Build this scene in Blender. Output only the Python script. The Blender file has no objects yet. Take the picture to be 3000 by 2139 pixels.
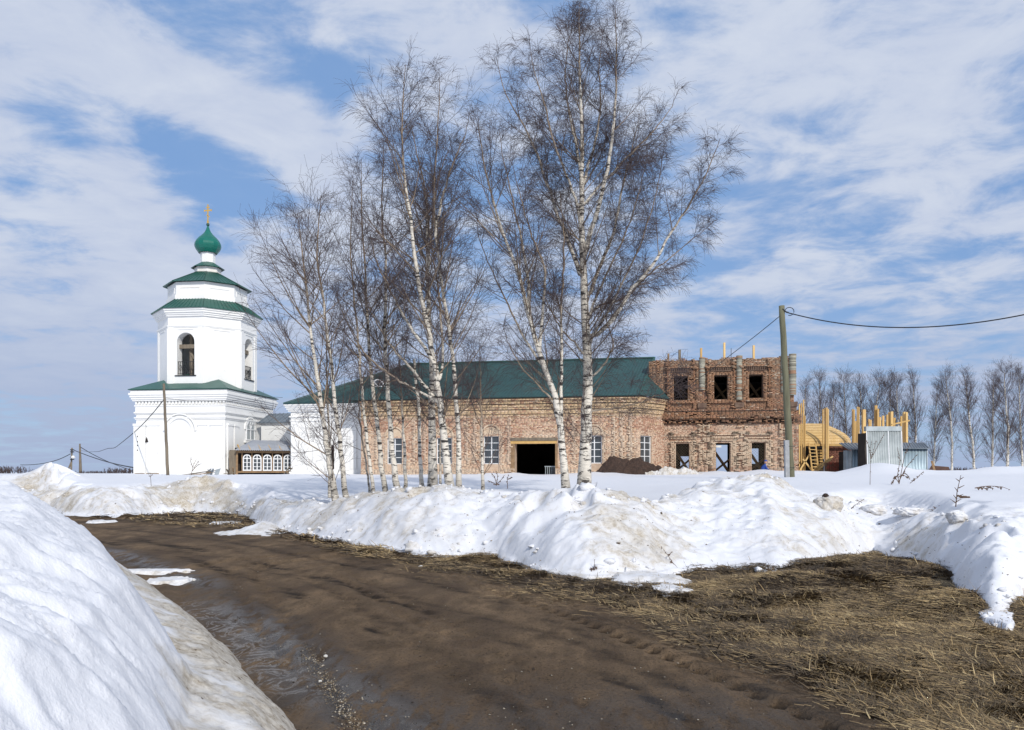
import bpy, math, random
import numpy as np
from mathutils import Vector, Matrix

# ------------------------------------------------------------------ camera, sky, sun, exposure
S = bpy.context.scene
COL = S.collection
EYE, FL, HZ = 1.7, 2400.0, 1385.0        # eye height, focal length in photo pixels, horizon row
cam = bpy.data.cameras.new('camera'); camo = bpy.data.objects.new('camera', cam); COL.objects.link(camo)
cam.sensor_width = 36; cam.lens = 36*FL/3000; cam.shift_y = (HZ-1069.5)/3000
cam.clip_start = .1; cam.clip_end = 9000
camo.location = (0, 0, EYE); camo.rotation_euler = (math.pi/2, 0, 0)
S.camera = camo
S.view_settings.view_transform = 'Standard'; S.view_settings.look = 'None'
S.view_settings.exposure = 0.0; S.view_settings.gamma = 1; S.view_settings.use_curve_mapping = False
SUN_EL, SUN_AZ = math.radians(33), math.radians(156)      # azimuth from +Y towards +X (behind the camera, slightly right)
sl = bpy.data.lights.new('sun', 'SUN'); sl.energy = 3.25; sl.angle = math.radians(.9); sl.color = (1, .945, .86)
so = bpy.data.objects.new('sun', sl); COL.objects.link(so)
sdir = Vector((math.sin(SUN_AZ)*math.cos(SUN_EL), math.cos(SUN_AZ)*math.cos(SUN_EL), math.sin(SUN_EL)))
so.rotation_euler = sdir.to_track_quat('Z', 'Y').to_euler()
so.location = (0, -20, 40)

W = bpy.data.worlds.new('World'); S.world = W; W.use_nodes = True
nt = W.node_tree; nt.nodes.clear()
def N(t, tree=None, **k):
    n = (tree or nt).nodes.new(t)
    for a, b in k.items(): setattr(n, a, b)
    return n
def LK(a, b, tree=None): (tree or nt).links.new(a, b)
def MA(op, a, b=None, c=None, tree=None, clamp=False):
    m = N('ShaderNodeMath', tree, operation=op, use_clamp=clamp)
    for i, x in enumerate((a, b, c)):
        if x is None: continue
        if isinstance(x, (int, float)): m.inputs[i].default_value = x
        else: LK(x, m.inputs[i], tree)
    return m.outputs[0]
def MIX(f, a, b, tree=None, mode='MIX'):
    m = N('ShaderNodeMix', tree, data_type='RGBA', blend_type=mode, clamp_factor=True)
    for s, x in ((m.inputs[0], f), (m.inputs[6], a), (m.inputs[7], b)):
        if isinstance(x, (int, float)): s.default_value = x
        elif isinstance(x, tuple): s.default_value = (*x[:3], 1)
        else: LK(x, s, tree)
    return m.outputs[2]
sky = N('ShaderNodeTexSky', sky_type='NISHITA', sun_disc=False, sun_elevation=SUN_EL, sun_rotation=SUN_AZ,
        altitude=120, air_density=1.0, dust_density=.6, ozone_density=2.2)
geo = N('ShaderNodeTexCoord')
dirv = geo.outputs['Generated']
sep = N('ShaderNodeSeparateXYZ'); LK(dirv, sep.inputs[0])
dz = MA('MAXIMUM', sep.outputs[2], 0.0)
den = MA('ADD', dz, .12)
cmb = N('ShaderNodeCombineXYZ')
LK(MA('DIVIDE', sep.outputs[0], den), cmb.inputs[0]); LK(MA('DIVIDE', sep.outputs[1], den), cmb.inputs[1])
cmb.inputs[2].default_value = 3.7
def noise(vec, scale, det, rough, tree=None, dist=0.0, lac=2.0):
    n = N('ShaderNodeTexNoise', tree); n.inputs['Scale'].default_value = scale; n.inputs['Detail'].default_value = det
    n.inputs['Roughness'].default_value = rough; n.inputs['Distortion'].default_value = dist
    n.inputs['Lacunarity'].default_value = lac
    LK(vec, n.inputs['Vector'], tree); return n.outputs['Fac']
n1 = noise(cmb.outputs[0], .95, 12, .58, dist=.5)
n2 = noise(cmb.outputs[0], 4.2, 10, .60, dist=.35)
map2 = N('ShaderNodeMapping'); LK(dirv, map2.inputs[0]); map2.inputs['Scale'].default_value = (1.6, 1.6, 6.5)
map2.inputs['Rotation'].default_value = (0, .25, 0)
n3 = noise(map2.outputs[0], 2.6, 12, .6, dist=.4)
# broad openings and thick parts of the cloud cover: (photo column, row, radius, amount of cloud)
BLOBS = [(690,150,110,-.30),(870,200,130,-.48),(1000,250,100,-.42),(590,100,70,-.15),(770,60,60,.22),(930,80,80,.2),(640,240,60,.18),(360,480,90,.2),(550,450,95,-.50),(690,500,100,-.62),(800,530,60,-.45),
 (340,290,75,-.36),(150,430,90,-.22),(430,380,60,-.25),(60,300,60,-.15),(500,30,60,-.3),(1980,110,170,-.2),(2300,500,150,-.08),(2600,640,200,-.07),(2080,420,120,-.08),(2250,900,300,-.05),
 (2750,950,350,-.04),(2950,420,130,-.08),(2500,60,200,-.06),(1330,480,170,-.12),(1750,560,200,-.13),
 (200,180,230,.14),(930,360,120,.50),(760,340,100,.45),(610,300,90,.42),(480,260,90,.3),(1260,110,200,.14),(150,760,260,.16),(560,660,150,.14),(250,470,60,-.2),(60,560,70,-.2),(200,330,60,-.2),(130,250,60,-.15),(620,200,60,-.2),(300,1000,400,.15),(820,620,130,.12),(1050,600,90,.12),(1900,230,140,.1),
 (2500,230,180,.1),(2780,250,90,.12),(2840,560,80,.14),(2180,680,90,.1),(2200,330,120,.1)]
acc = None
for px, py, rad, am in BLOBS:
    c = Vector(((px-1500)/FL, 1, (HZ-py)/FL)).normalized()
    d = N('ShaderNodeVectorMath', operation='DOT_PRODUCT'); LK(dirv, d.inputs[0]); d.inputs[1].default_value = c
    k = 1.0/((rad/FL)**2)
    e = MA('POWER', math.e, MA('MULTIPLY_ADD', d.outputs['Value'], k, -k))
    acc = MA('MULTIPLY_ADD', e, am, acc if acc is not None else 0.0)
base = MA('MULTIPLY_ADD', n2, 1.2, MA('MULTIPLY_ADD', n3, .75, MA('MULTIPLY', n1, .8)))
cov = MA('ADD', MA('ADD', base, MA('MULTIPLY', acc, .72)), -1.30)
rmp = N('ShaderNodeMapRange', interpolation_type='SMOOTHSTEP'); LK(cov, rmp.inputs[0])
rmp.inputs[1].default_value = -.20; rmp.inputs[2].default_value = .20; rmp.inputs[3].default_value = .15; rmp.inputs[4].default_value = .95
# cloud colour: pale top, lavender grey underside and towards the horizon
cl = N('ShaderNodeMapRange'); LK(n2, cl.inputs[0]); cl.inputs[1].default_value = .3; cl.inputs[2].default_value = .68
ccol = MIX(cl.outputs[0], (5.1, 5.8, 7.5), (6.5, 7.05, 8.2))
hz = N('ShaderNodeMapRange', interpolation_type='SMOOTHSTEP'); LK(dz, hz.inputs[0]); hz.inputs[1].default_value = 0.0; hz.inputs[2].default_value = .27
ccol = MIX(hz.outputs[0], (3.9, 4.7, 6.6), ccol)
blue = MIX(.72, sky.outputs[0], MIX(hz.outputs[0], (3.1, 4.8, 7.9), (1.55, 3.5, 7.2)))
final = MIX(rmp.outputs[0], blue, ccol)
bg = N('ShaderNodeBackground'); LK(final, bg.inputs[0]); bg.inputs[1].default_value = .1
wo = N('ShaderNodeOutputWorld'); LK(bg.outputs[0], wo.inputs[0])

# ------------------------------------------------------------------ helpers
rng = np.random.default_rng(7)
random.seed(5)
def P(px, py, Y): return Vector(((px-1500)/FL*Y, Y, EYE-(py-HZ)/FL*Y))
def hsh(ix, iy, s):
    h = (ix.astype(np.int64)*374761393 + iy.astype(np.int64)*668265263 + s*982451653) & 0x7fffffff
    h = ((h ^ (h >> 13))*1274126177) & 0x7fffffff
    h = (h ^ (h >> 16)) & 0xffff
    return h/65535.0
def vnoise(x, y, s=0):
    x = np.asarray(x, float); y = np.asarray(y, float)
    ix = np.floor(x); iy = np.floor(y); fx = x-ix; fy = y-iy
    fx = fx*fx*fx*(fx*(fx*6-15)+10); fy = fy*fy*fy*(fy*(fy*6-15)+10)
    a = hsh(ix, iy, s); b = hsh(ix+1, iy, s); c = hsh(ix, iy+1, s); d = hsh(ix+1, iy+1, s)
    return (a*(1-fx)+b*fx)*(1-fy)+(c*(1-fx)+d*fx)*fy
def fbm(x, y, f, o=4, s=0, g=.5):
    t = 0; a = 1; n = 0
    for i in range(o):
        t = t+a*(vnoise(x*f+17.3*i, y*f-9.1*i, s+i)*2-1); n += a; a *= g; f *= 2.03
    return t/n
def sstep(a, b, x):
    t = np.clip((x-a)/(b-a), 0, 1); return t*t*(3-2*t)

def set_attr(me, name, vals, dom='POINT', kind='FLOAT'):
    at = me.attributes.new(name, kind, dom)
    if kind == 'FLOAT': at.data.foreach_set('value', np.ascontiguousarray(vals, dtype=np.float32).ravel())
    else: at.data.foreach_set('color', np.ascontiguousarray(vals, dtype=np.float32).ravel())
def mesh_np(name, verts, quads, smooth=False, attrs=None, tris=None):
    me = bpy.data.meshes.new(name)
    verts = np.asarray(verts, dtype=np.float32); quads = np.asarray(quads, dtype=np.int32).reshape(-1, 4)
    nt_ = 0 if tris is None else len(tris)
    me.vertices.add(len(verts)); me.vertices.foreach_set('co', verts.ravel())
    nl = len(quads)*4+nt_*3
    me.loops.add(nl)
    li = quads.ravel()
    if nt_: li = np.concatenate([li, np.asarray(tris, dtype=np.int32).ravel()])
    me.loops.foreach_set('vertex_index', li)
    me.polygons.add(len(quads)+nt_)
    st = np.arange(len(quads))*4; tot = np.full(len(quads), 4)
    if nt_:
        st = np.concatenate([st, len(quads)*4+np.arange(nt_)*3]); tot = np.concatenate([tot, np.full(nt_, 3)])
    me.polygons.foreach_set('loop_start', st.astype(np.int32))
    me.update(calc_edges=True)
    if smooth: me.polygons.foreach_set('use_smooth', np.ones(len(me.polygons), dtype=bool))
    for a in (attrs or []): set_attr(me, *a)
    me.validate()
    return me
def link(name, me, m=None, parent=None, kind=None, label=None, cat=None, group=None, loc=(0,0,0)):
    o = bpy.data.objects.new(name, me); COL.objects.link(o); o.location = loc
    if m is not None: me.materials.append(m)
    if parent is not None: o.parent = parent
    if kind: o['kind'] = kind
    if label: o['label'] = label
    if cat: o['category'] = cat
    if group: o['group'] = group
    return o
def empty(name, loc, label, cat, group=None, rz=0):
    o = bpy.data.objects.new(name, None); COL.objects.link(o); o.location = loc; o.rotation_euler = (0,0,rz)
    o['label'] = label; o['category'] = cat
    if group: o['group'] = group
    return o

class Fr:
    """local frame: u along, v inward (depth), z up"""
    def __init__(s, o, ang):
        s.o = Vector(o); s.e = Vector((math.cos(ang), math.sin(ang), 0)); s.n = Vector((-math.sin(ang), math.cos(ang), 0))
    def __call__(s, u, v, z): return s.o + s.e*u + s.n*v + Vector((0,0,z-s.o.z))
    def u_at(s, px, v=0.0):
        t = (px-1500)/FL; a = s.o + s.n*v
        return (t*a.y-a.x)/(s.e.x-t*s.e.y)
    def z_at(s, py, u, v=0.0): return EYE-(py-HZ)/FL*s(u, v, 0).y
WORLD = Fr((0,0,0), 0)
class MB:
    def __init__(s): s.v = []; s.f = []; s.c = []; s.col = None
    def poly(s, pts):
        i = len(s.v); s.v += [tuple(p) for p in pts]; s.f.append(tuple(range(i, i+len(pts)))); s.c.append(s.col)
    def box(s, fr, u0, u1, v0, v1, z0, z1):
        c = [fr(u, v, z) for z in (z0, z1) for v in (v0, v1) for u in (u0, u1)]
        s.hexa(c)
    def hexa(s, c):
        i = len(s.v); s.v += [tuple(p) for p in c]
        for q in ((0,2,3,1),(4,5,7,6),(0,1,5,4),(2,6,7,3),(0,4,6,2),(1,3,7,5)): s.f.append(tuple(i+k for k in q)); s.c.append(s.col)
    def beam(s, a, b, w, h=None, up=(0,0,1)):
        """rectangular bar from a to b"""
        a = Vector(a); b = Vector(b); h = h or w; d = (b-a).normalized()
        x = d.cross(Vector(up));
        if x.length < 1e-4: x = d.cross(Vector((0,1,0)))
        x.normalize(); y = x.cross(d)
        c = [p + x*sx*w/2 + y*sy*h/2 for p in (a, b) for sy in (-1, 1) for sx in (-1, 1)]
        s.hexa(c)
    def tube(s, pts, rs, k=8, cap=True):
        pts = [Vector(p) for p in pts]; n = len(pts)
        if isinstance(rs, (int, float)): rs = [rs]*n
        i0 = len(s.v)
        for j, p in enumerate(pts):
            t = (pts[min(j+1, n-1)]-pts[max(j-1, 0)]).normalized()
            a = t.cross(Vector((.31,.17,.93)) if abs(t.z) < .9 else Vector((1,0,0))).normalized(); b = t.cross(a)
            for q in range(k):
                an = 2*math.pi*q/k; s.v.append(tuple(p + (a*math.cos(an)+b*math.sin(an))*rs[j]))
        for j in range(n-1):
            for q in range(k):
                s.f.append((i0+j*k+q, i0+j*k+(q+1)%k, i0+(j+1)*k+(q+1)%k, i0+(j+1)*k+q)); s.c.append(s.col)
        if cap:
            s.f.append(tuple(i0+q for q in range(k))[::-1]); s.f.append(tuple(i0+(n-1)*k+q for q in range(k))); s.c += [s.col, s.col]
    def lathe(s, c, prof, k=32, a0=0.0, a1=2*math.pi):
        """prof: (radius, z) bottom to top"""
        i0 = len(s.v); full = abs(a1-a0-2*math.pi) < 1e-6; m = k if full else k+1
        for r, z in prof:
            for q in range(m):
                an = a0+(a1-a0)*q/k; s.v.append((c[0]+r*math.cos(an), c[1]+r*math.sin(an), z))
        for j in range(len(prof)-1):
            for q in range(k):
                q2 = (q+1) % m
                s.f.append((i0+j*m+q, i0+j*m+q2, i0+(j+1)*m+q2, i0+(j+1)*m+q)); s.c.append(s.col)
    def build(s, name, m, parent=None, smooth=False, **k):
        me = bpy.data.meshes.new(name)
        off = Vector((0,0,0)); q = parent
        while q is not None: off = off + q.location; q = q.parent
        if parent is None and 'origin' in k: off = Vector(k['origin'])
        vv = [(a-off.x, b-off.y, c-off.z) for a, b, c in s.v]
        me.from_pydata(vv, [], s.f); me.update()
        if smooth: me.polygons.foreach_set('use_smooth', np.ones(len(me.polygons), dtype=bool))
        if s.col is not None:
            at = me.attributes.new('col', 'FLOAT_COLOR', 'FACE')
            at.data.foreach_set('color', np.array([(*c, 1) for c in s.c], dtype=np.float32).ravel())
        loc = (0,0,0)
        if parent is None and 'origin' in k: loc = k.pop('origin')
        return link(name, me, m, parent, loc=loc, **k)

# ------------------------------------------------------------------ materials
def new_mat(name):
    m = bpy.data.materials.new(name); m.use_nodes = True; t = m.node_tree
    return m, t, t.nodes['Principled BSDF']
def bump(t, b, h, strength, dist):
    n = N('ShaderNodeBump', t); n.inputs['Strength'].default_value = strength; n.inputs['Distance'].default_value = dist
    LK(h, n.inputs['Height'], t); LK(n.outputs[0], b.inputs['Normal'], t)
def attr(t, name, out='Fac'):
    n = N('ShaderNodeAttribute', t); n.attribute_name = name; return n.outputs[out]
def ramp(t, f, a, b, lo=0.0, hi=1.0):
    m = N('ShaderNodeMapRange', t, interpolation_type='SMOOTHSTEP'); LK(f, m.inputs[0], t)
    for i, x in enumerate((a, b, lo, hi)): m.inputs[i+1].default_value = x
    return m.outputs[0]
def coords(t, scale=(1,1,1), rot=(0,0,0)):
    g = N('ShaderNodeTexCoord', t); m = N('ShaderNodeMapping', t); LK(g.outputs['Object'], m.inputs[0], t)
    m.inputs['Scale'].default_value = scale; m.inputs['Rotation'].default_value = rot; return m.outputs[0]
def mat(name, c1, c2=None, scale=6, rough=.85, metal=0.0, st=(1,1,1), spots=None, bmp=.3, bd=.01, det=6):
    """two-tone noise, optional third colour in blotches"""
    m, t, b = new_mat(name)
    v = coords(t, st); f = noise(v, scale, det, .6, t)
    c2 = c2 or tuple(x*.8 for x in c1)
    c = MIX(ramp(t, f, .32, .68), c1, c2, t)
    if spots:
        c3, sc, lo, hi = spots
        f2 = noise(v, sc, 8, .65, t, .4); c = MIX(ramp(t, f2, lo, hi), c, c3, t)
    LK(c, b.inputs['Base Color'], t); b.inputs['Roughness'].default_value = rough; b.inputs['Metallic'].default_value = metal
    if bmp: bump(t, b, noise(v, scale*5, 5, .6, t), bmp, bd)
    return m
M = {}
M['plaster'] = mat('white_limewash', (.80,.80,.785), (.76,.76,.745), 1.2, .9, spots=((.62,.60,.56), 1.3, .58, .82), bmp=.3, bd=.02)
M['plaster_worn'] = mat('worn_limewash', (.82,.81,.79), (.75,.72,.66), 2.5, .9, spots=((.62,.42,.22), 2.6, .56, .68), bmp=.25, bd=.02)
M['green'] = mat('green_roof_metal', (.020,.085,.068), (.03,.11,.085), .7, .42, .0, bmp=.08, bd=.01, spots=((.05,.16,.13), 3, .62, .8))
M['greenmain'] = mat('long_green_roof_metal', (.017,.058,.060), (.024,.074,.074), .7, .6, .0, bmp=.1, bd=.02, spots=((.034,.088,.082), 1.2, .5, .8))
M['greendark'] = mat('green_roof_edge', (.015,.075,.06), None, 2, .5, bmp=0)
M['dome'] = mat('green_dome_metal', (.0,.115,.085), (.003,.14,.105), 1.0, .33, .0, bmp=.05)
M['zinc'] = mat('zinc_sheet', (.30,.34,.35), (.42,.46,.47), 1.5, .55, .3, bmp=.05, spots=((.30,.33,.36), 2.2, .6, .8))
M['zincblue'] = mat('bluish_zinc_sheet', (.27,.36,.42), (.36,.45,.50), 1.2, .45, .35, bmp=.05, spots=((.2,.26,.3), 2, .6, .8))
M['zincroof'] = mat('dull_zinc_roof', (.16,.19,.22), (.22,.25,.28), 1.2, .5, .3, bmp=.05)
M['slate'] = mat('grey_sheet_roof', (.34,.36,.40), (.28,.30,.34), 1.5, .6, .1, bmp=.1)
M['gold'] = mat('gilded_metal', (.85,.55,.16), (.8,.48,.12), 4, .35, .7, bmp=0)
M['iron'] = mat('dark_iron', (.03,.032,.035), None, 5, .6, .3, bmp=0)
M['pine'] = mat('fresh_pine', (.72,.50,.21), (.62,.40,.155), 3, .75, st=(1,1,.12), bmp=.15, bd=.004)
M['pine2'] = mat('fresh_pine_darker', (.58,.37,.135), (.50,.31,.105), 3, .75, st=(1,1,.12), bmp=.15, bd=.004)
M['oldwood'] = mat('grey_weathered_wood', (.20,.165,.12), (.13,.105,.078), 5, .85, st=(1,1,.15), bmp=.4, bd=.006)
M['pole'] = mat('greenish_old_pole_wood', (.155,.15,.095), (.10,.098,.062), 9, .9, st=(1,1,.08), spots=((.19,.19,.12), 4, .5, .7), bmp=.6, bd=.006)
M['concrete'] = mat('pale_concrete', (.36,.37,.38), (.28,.29,.30), 6, .9, bmp=.3, bd=.004)
M['brownwood'] = mat('brown_timber', (.30,.19,.10), (.20,.125,.065), 4, .8, bmp=.2, bd=.004)
M['frame'] = mat('white_painted_frame', (.78,.79,.80), (.68,.69,.70), 6, .5, bmp=0)
M['interior'] = mat('dark_interior_shade', (.035,.026,.022), (.02,.016,.014), 2, .95, bmp=0)  # near-black colour carries the shade of rooms, recesses and holes
M['soil'] = mat('dark_soil', (.058,.033,.023), (.03,.018,.013), 5, .95, bmp=1, bd=.05, spots=((.09,.055,.04), 9, .5, .7))
M['rust'] = mat('rusty_sheet', (.10,.05,.035), (.06,.03,.025), 3, .8, bmp=.2)
M['bluecloth'] = mat('blue_jacket', (.015,.05,.25), (.02,.07,.32), 14, .8, bmp=.2)
M['skin'] = mat('skin', (.55,.33,.24), (.5,.29,.2), 10, .6, bmp=0)
M['darkcloth'] = mat('dark_trousers', (.02,.022,.03), None, 10, .85, bmp=.1)
M['bluelitter'] = mat('blue_plastic', (.05,.3,.5), None, 5, .4, bmp=0)
M['litter'] = mat('pale_litter', (.75,.74,.70), None, 8, .5, bmp=0)
M['wire'] = mat('black_cable', (.012,.013,.016), None, 5, .6, bmp=0)
M['weed'] = mat('dry_weed_stalk', (.085,.05,.032), (.13,.08,.05), 20, .9, bmp=0)
M['clearglass'], t, b = new_mat('window_glass')
b.inputs['Base Color'].default_value = (.05,.065,.075,1); b.inputs['Roughness'].default_value = .12
b.inputs['Specular IOR Level'].default_value = .7
LK(MIX(noise(coords(t), 3, 3, .5, t), (.025,.032,.04), (.085,.10,.11), t), b.inputs['Base Color'], t)
bump(t, b, noise(coords(t), 1.2, 2, .5, t), .2, .02)

def attr_mat(name, rough=.92, objcol=False):
    m, t, b = new_mat(name)
    if objcol: oi = N('ShaderNodeObjectInfo', t); c = oi.outputs['Color']
    else: c = attr(t, 'col', 'Color')
    f = noise(coords(t), 9, 5, .7, t)
    c = MIX(1.0, c, MIX(f, (.62,.62,.62), (1.35,1.33,1.28), t), t, 'MULTIPLY')
    LK(c, b.inputs['Base Color'], t); b.inputs['Roughness'].default_value = rough
    bump(t, b, noise(coords(t), 30, 4, .6, t), .5, .01)
    return m
M['brick'] = attr_mat('old_brick'); M['brickobj'] = attr_mat('old_brick_single', objcol=True)
M['mortar_l'] = mat('lime_mortar_pale', (.56,.44,.33), (.44,.31,.22), 3, .95, bmp=.5, bd=.02)
M['mortar_d'] = mat('lime_mortar_dark', (.17,.115,.08), (.10,.06,.045), 3, .95, bmp=.5, bd=.02)
M['ochreplaster'] = mat('cream_plaster', (.60,.49,.37), (.52,.39,.27), 3, .95, bmp=.3, bd=.01, spots=((.36,.18,.10), 4, .58, .7))

M['brickrelief'] = mat('moulded_brick', (.30,.16,.09), (.22,.11,.06), 5, .9)
# snow
def snow_mat(name, white=(.725,.74,.78)):
    m, t, b = new_mat(name)
    v = coords(t)
    d = attr(t, 'dirt')
    nf = noise(v, 3.0, 9, .68, t, .6); ng = noise(v, 17, 6, .7, t)
    base = MIX(noise(v, .35, 3, .5, t), white, tuple(x*.97 for x in white), t)
    stain = MIX(ramp(t, ng, .35, .65), (.56,.52,.45), (.33,.28,.21), t)
    k = ramp(t, MA('MULTIPLY_ADD', d, .40, nf, tree=t), .62, .95)
    base = MIX(ramp(t, d, .2, 1.1, 0, .75), base, (.53,.51,.47), t)
    c = MIX(k, base, stain, t)
    sp = ramp(t, MA('MULTIPLY_ADD', d, .13, ng, tree=t), .74, .80)
    c = MIX(sp, c, (.09,.06,.04), t)
    LK(c, b.inputs['Base Color'], t); b.inputs['Roughness'].default_value = .62
    b.inputs['Specular IOR Level'].default_value = .35
    h = MA('MULTIPLY_ADD', noise(v, 5, 8, .62, t), 1.0, MA('MULTIPLY', noise(v, 40, 3, .6, t), .12, tree=t), tree=t)
    bump(t, b, h, .34, .05)
    return m
M['snow'] = snow_mat('old_snow')

# mud + verge soil
m, t, b = new_mat('mud_road'); M['mud'] = m
v = coords(t); vs = coords(t, (1, .35, 1), (0, 0, -.45))
n_a = noise(vs, .9, 8, .62, t, .6); n_b = noise(vs, 5, 8, .7, t, .3); n_c = noise(v, 38, 6, .7, t)
c = MIX(ramp(t, n_a, .36, .66), (.135,.093,.061), (.30,.205,.122), t)
c = MIX(ramp(t, n_b, .42, .68), c, (.165,.115,.070), t)
c = MIX(MA('MULTIPLY', ramp(t, n_c, .50, .68), .75, tree=t), c, (.028,.021,.017), t)
c = MIX(ramp(t, noise(v, 90, 2, .5, t), .74, .8), c, (.26,.22,.17), t)
vg = attr(t, 'verge'); c = MIX(vg, c, MIX(n_b, (.040,.028,.019), (.085,.058,.034), t), t)
wet = attr(t, 'wet'); wk = MA('MULTIPLY', wet, ramp(t, n_b, .38, .55), tree=t, clamp=True)
rt = attr(t, 'rut'); c = MIX(MA('MULTIPLY', rt, ramp(t, n_b, .22, .52), tree=t), c, (.038,.027,.019), t)  # ruts: moist darker mud, colour also standing in for weak groove shading
c = MIX(MA('MULTIPLY', attr(t, 'tread'), .9, tree=t), c, (.022,.016,.012), t)  # tread lugs: shade of the prints painted into the mud
c = MIX(wk, c, (.080,.068,.060), t)
ic = MA('ABSOLUTE', MA('SUBTRACT', noise(coords(t, (1, .45, 1), (0, 0, -.5)), 4.2, 7, .62, t, 1.2), .5, tree=t), tree=t)
c = MIX(MA('MULTIPLY', MA('MULTIPLY', attr(t, 'ice'), ramp(t, MA('MULTIPLY_ADD', n_c, .05, ic, tree=t), .075, .02), tree=t), .9, tree=t, clamp=True), c, (.36,.34,.325), t)
LK(c, b.inputs['Base Color'], t)
LK(MA('MULTIPLY_ADD', wk, -.70, .92, tree=t), b.inputs['Roughness'], t)
LK(MA('MULTIPLY_ADD', wk, .45, .15, tree=t), b.inputs['Specular IOR Level'], t)
h = MA('MULTIPLY_ADD', n_b, 1.6, n_c, tree=t)
bump(t, b, h, 1.0, .07)

# birch bark: colour follows how thick the limb is (twigs brown, limbs tan, stems white with black marks)
m, t, b = new_mat('birch_bark'); M['bark'] = m
th = attr(t, 'thick')
v1 = coords(t, (1,1,3.2)); v2 = coords(t, (1.9,1.9,8.5))
w = MIX(noise(v1, 1.5, 5, .6, t), (.74,.71,.64), (.60,.54,.45), t)
mk = ramp(t, noise(v2, 1.25, 7, .72, t, .5), .525, .565)
w = MIX(mk, w, (.035,.03,.027), t)
lw = attr(t, 'low'); w = MIX(MA('MULTIPLY', lw, ramp(t, noise(v1, 2.2, 6, .7, t), .40, .52), tree=t), w, (.06,.05,.042), t)
tan = MIX(noise(v1, 4, 3, .5, t), (.34,.26,.18), (.17,.125,.09), t)
tw = MIX(noise(v1, .8, 3, .5, t), (.055,.042,.048), (.078,.052,.050), t)
c = MIX(ramp(t, th, .005, .016), tw, tan, t)
c = MIX(ramp(t, th, .022, .042), c, w, t)
LK(c, b.inputs['Base Color'], t); b.inputs['Roughness'].default_value = .8
bump(t, b, noise(v2, 4, 5, .6, t), .4, .01)
M['scrub'] = mat('bare_scrub_twigs', (.085,.062,.060), (.06,.045,.045), 2, .9, bmp=0)
M['straw'] = attr_mat('dry_straw', .8)
# ------------------------------------------------------------------ terrain
ti = lambda tab, x: np.interp(x, [a for a, _ in tab], [b for _, b in tab])
FOOT = [(-1500,1500),(130,1502),(200,1512),(330,1520),(440,1508),(560,1503),(680,1508),(715,1516),(760,1545),(800,1558),(850,1562),(950,1588),(1100,1612),(1250,1632),
 (1400,1636),(1450,1640),(1530,1664),(1600,1686),(1720,1705),(1790,1702),(1850,1700),(1925,1697),(1988,1686),(2050,1678),(2200,1682),(2290,1696),
 (2350,1682),(2450,1655),(2560,1622),(2640,1645),(2700,1672),(2770,1712),(2795,1755),(2830,1800),(2900,1835),(2955,1852),(2985,1825),(3010,1790),(3200,1810),(3600,1900),(4500,2000)]
CREST = [(-1500,1420),(0,1420),(130,1440),(300,1438),(500,1425),(550,1402),(640,1392),(700,1408),(760,1450),(850,1480),(950,1475),(1000,1466),(1100,1450),(1200,1424),
 (1300,1427),(1400,1438),(1480,1450),(1560,1438),(1650,1431),(1750,1440),(1850,1465),(1920,1485),(1990,1458),(2060,1420),(2120,1403),(2200,1396),(2262,1404),(2320,1440),
 (2400,1476),(2500,1486),(2700,1494),(2800,1512),(2900,1513),(3000,1508),(4500,1500)]
_pt = np.arange(-2500, 5500, 10.0)
_yf = 4080/(ti(FOOT, _pt)-1385)
_k = np.exp(-(np.arange(-12, 13)/6.0)**2/1.0); _k /= _k.sum()
_ys = np.convolve(np.pad(_yf, 12, mode='edge'), _k, 'valid')
def yfoot(px): return np.interp(px, _pt, _yf)
def ycrest(px): return np.interp(px, _pt, _ys) + np.interp(px, [0,700,800,1900,2080,2300,2430,2900,4500], [2.0,2.2,3.2,3.3,6.5,6.5,3.6,4.0,4.0])
def field(px, Y, X):
    a = np.interp(Y, [10,18,22,27,34,42,55,100,400], [.7,.74,.84,1.0,1.2,1.42,1.575,1.58,1.5])
    c = np.interp(Y, [8,10,14,20,30,45,100,400], [.95,1.0,1.1,1.26,1.5,1.59,1.6,1.5])
    k = sstep(1650, 2350, px)
    z = a*(1-k)+c*k
    for bx, by, hh, sx, sy in ((19.8,44,.62,1.7,2.2),(23,46,.25,2.2,2.5),(26.5,45,.35,1.6,1.5),(29.5,46,.5,2.5,2),(33,45,.4,2.5,2),(13.6,53.6,.28,1.0,.8),(16.2,53.2,.30,1.3,.8),(11.5,54,.2,1.2,.6),(5.5,53.5,.2,2.0,.7),(-.5,53,.16,2,.6),
                               (-21.5,37.5,1.02,1.35,1.5),(-23.5,38,.35,1.6,2),(18.5,52,.25,3,1)):
        z = z + hh*np.exp(-((X-bx)/sx)**2-((Y-by)/sy)**2)
    z = z + .05*fbm(X, Y, .22, 3, 11)*sstep(14, 24, Y) + .02*fbm(X, Y*.6, 1.1, 3, 31) - .05*np.exp(-((Y-31-.03*X)/.35)**2) - .04*np.exp(-((Y-27.5+.05*X)/.25)**2)*sstep(1800,2200,px)
    return z
def ground_z(X, Y):
    z = .035*fbm(X, Y, .35, 4, 3) + +.014*fbm(X, Y, 2.2, 5, 5, .6)+.008*np.abs(fbm(X-.4*Y, Y, 4.5, 4, 6))
    z = z + .24*np.exp(-((X-6.0)/1.1)**2-((Y-13.6)/1.4)**2) + .22*np.exp(-((X-4.3)/.8)**2-((Y-11.6)/.8)**2) + .16*np.exp(-((X-5.8)/.7)**2-((Y-10.0)/.6)**2)
    z = z - .14*np.exp(-((X-5.15)/.5)**2-((Y-11.8)/.6)**2) - .10*np.exp(-((X-4.75)/.35)**2-((Y-9.3)/.5)**2)
    return z
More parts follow.
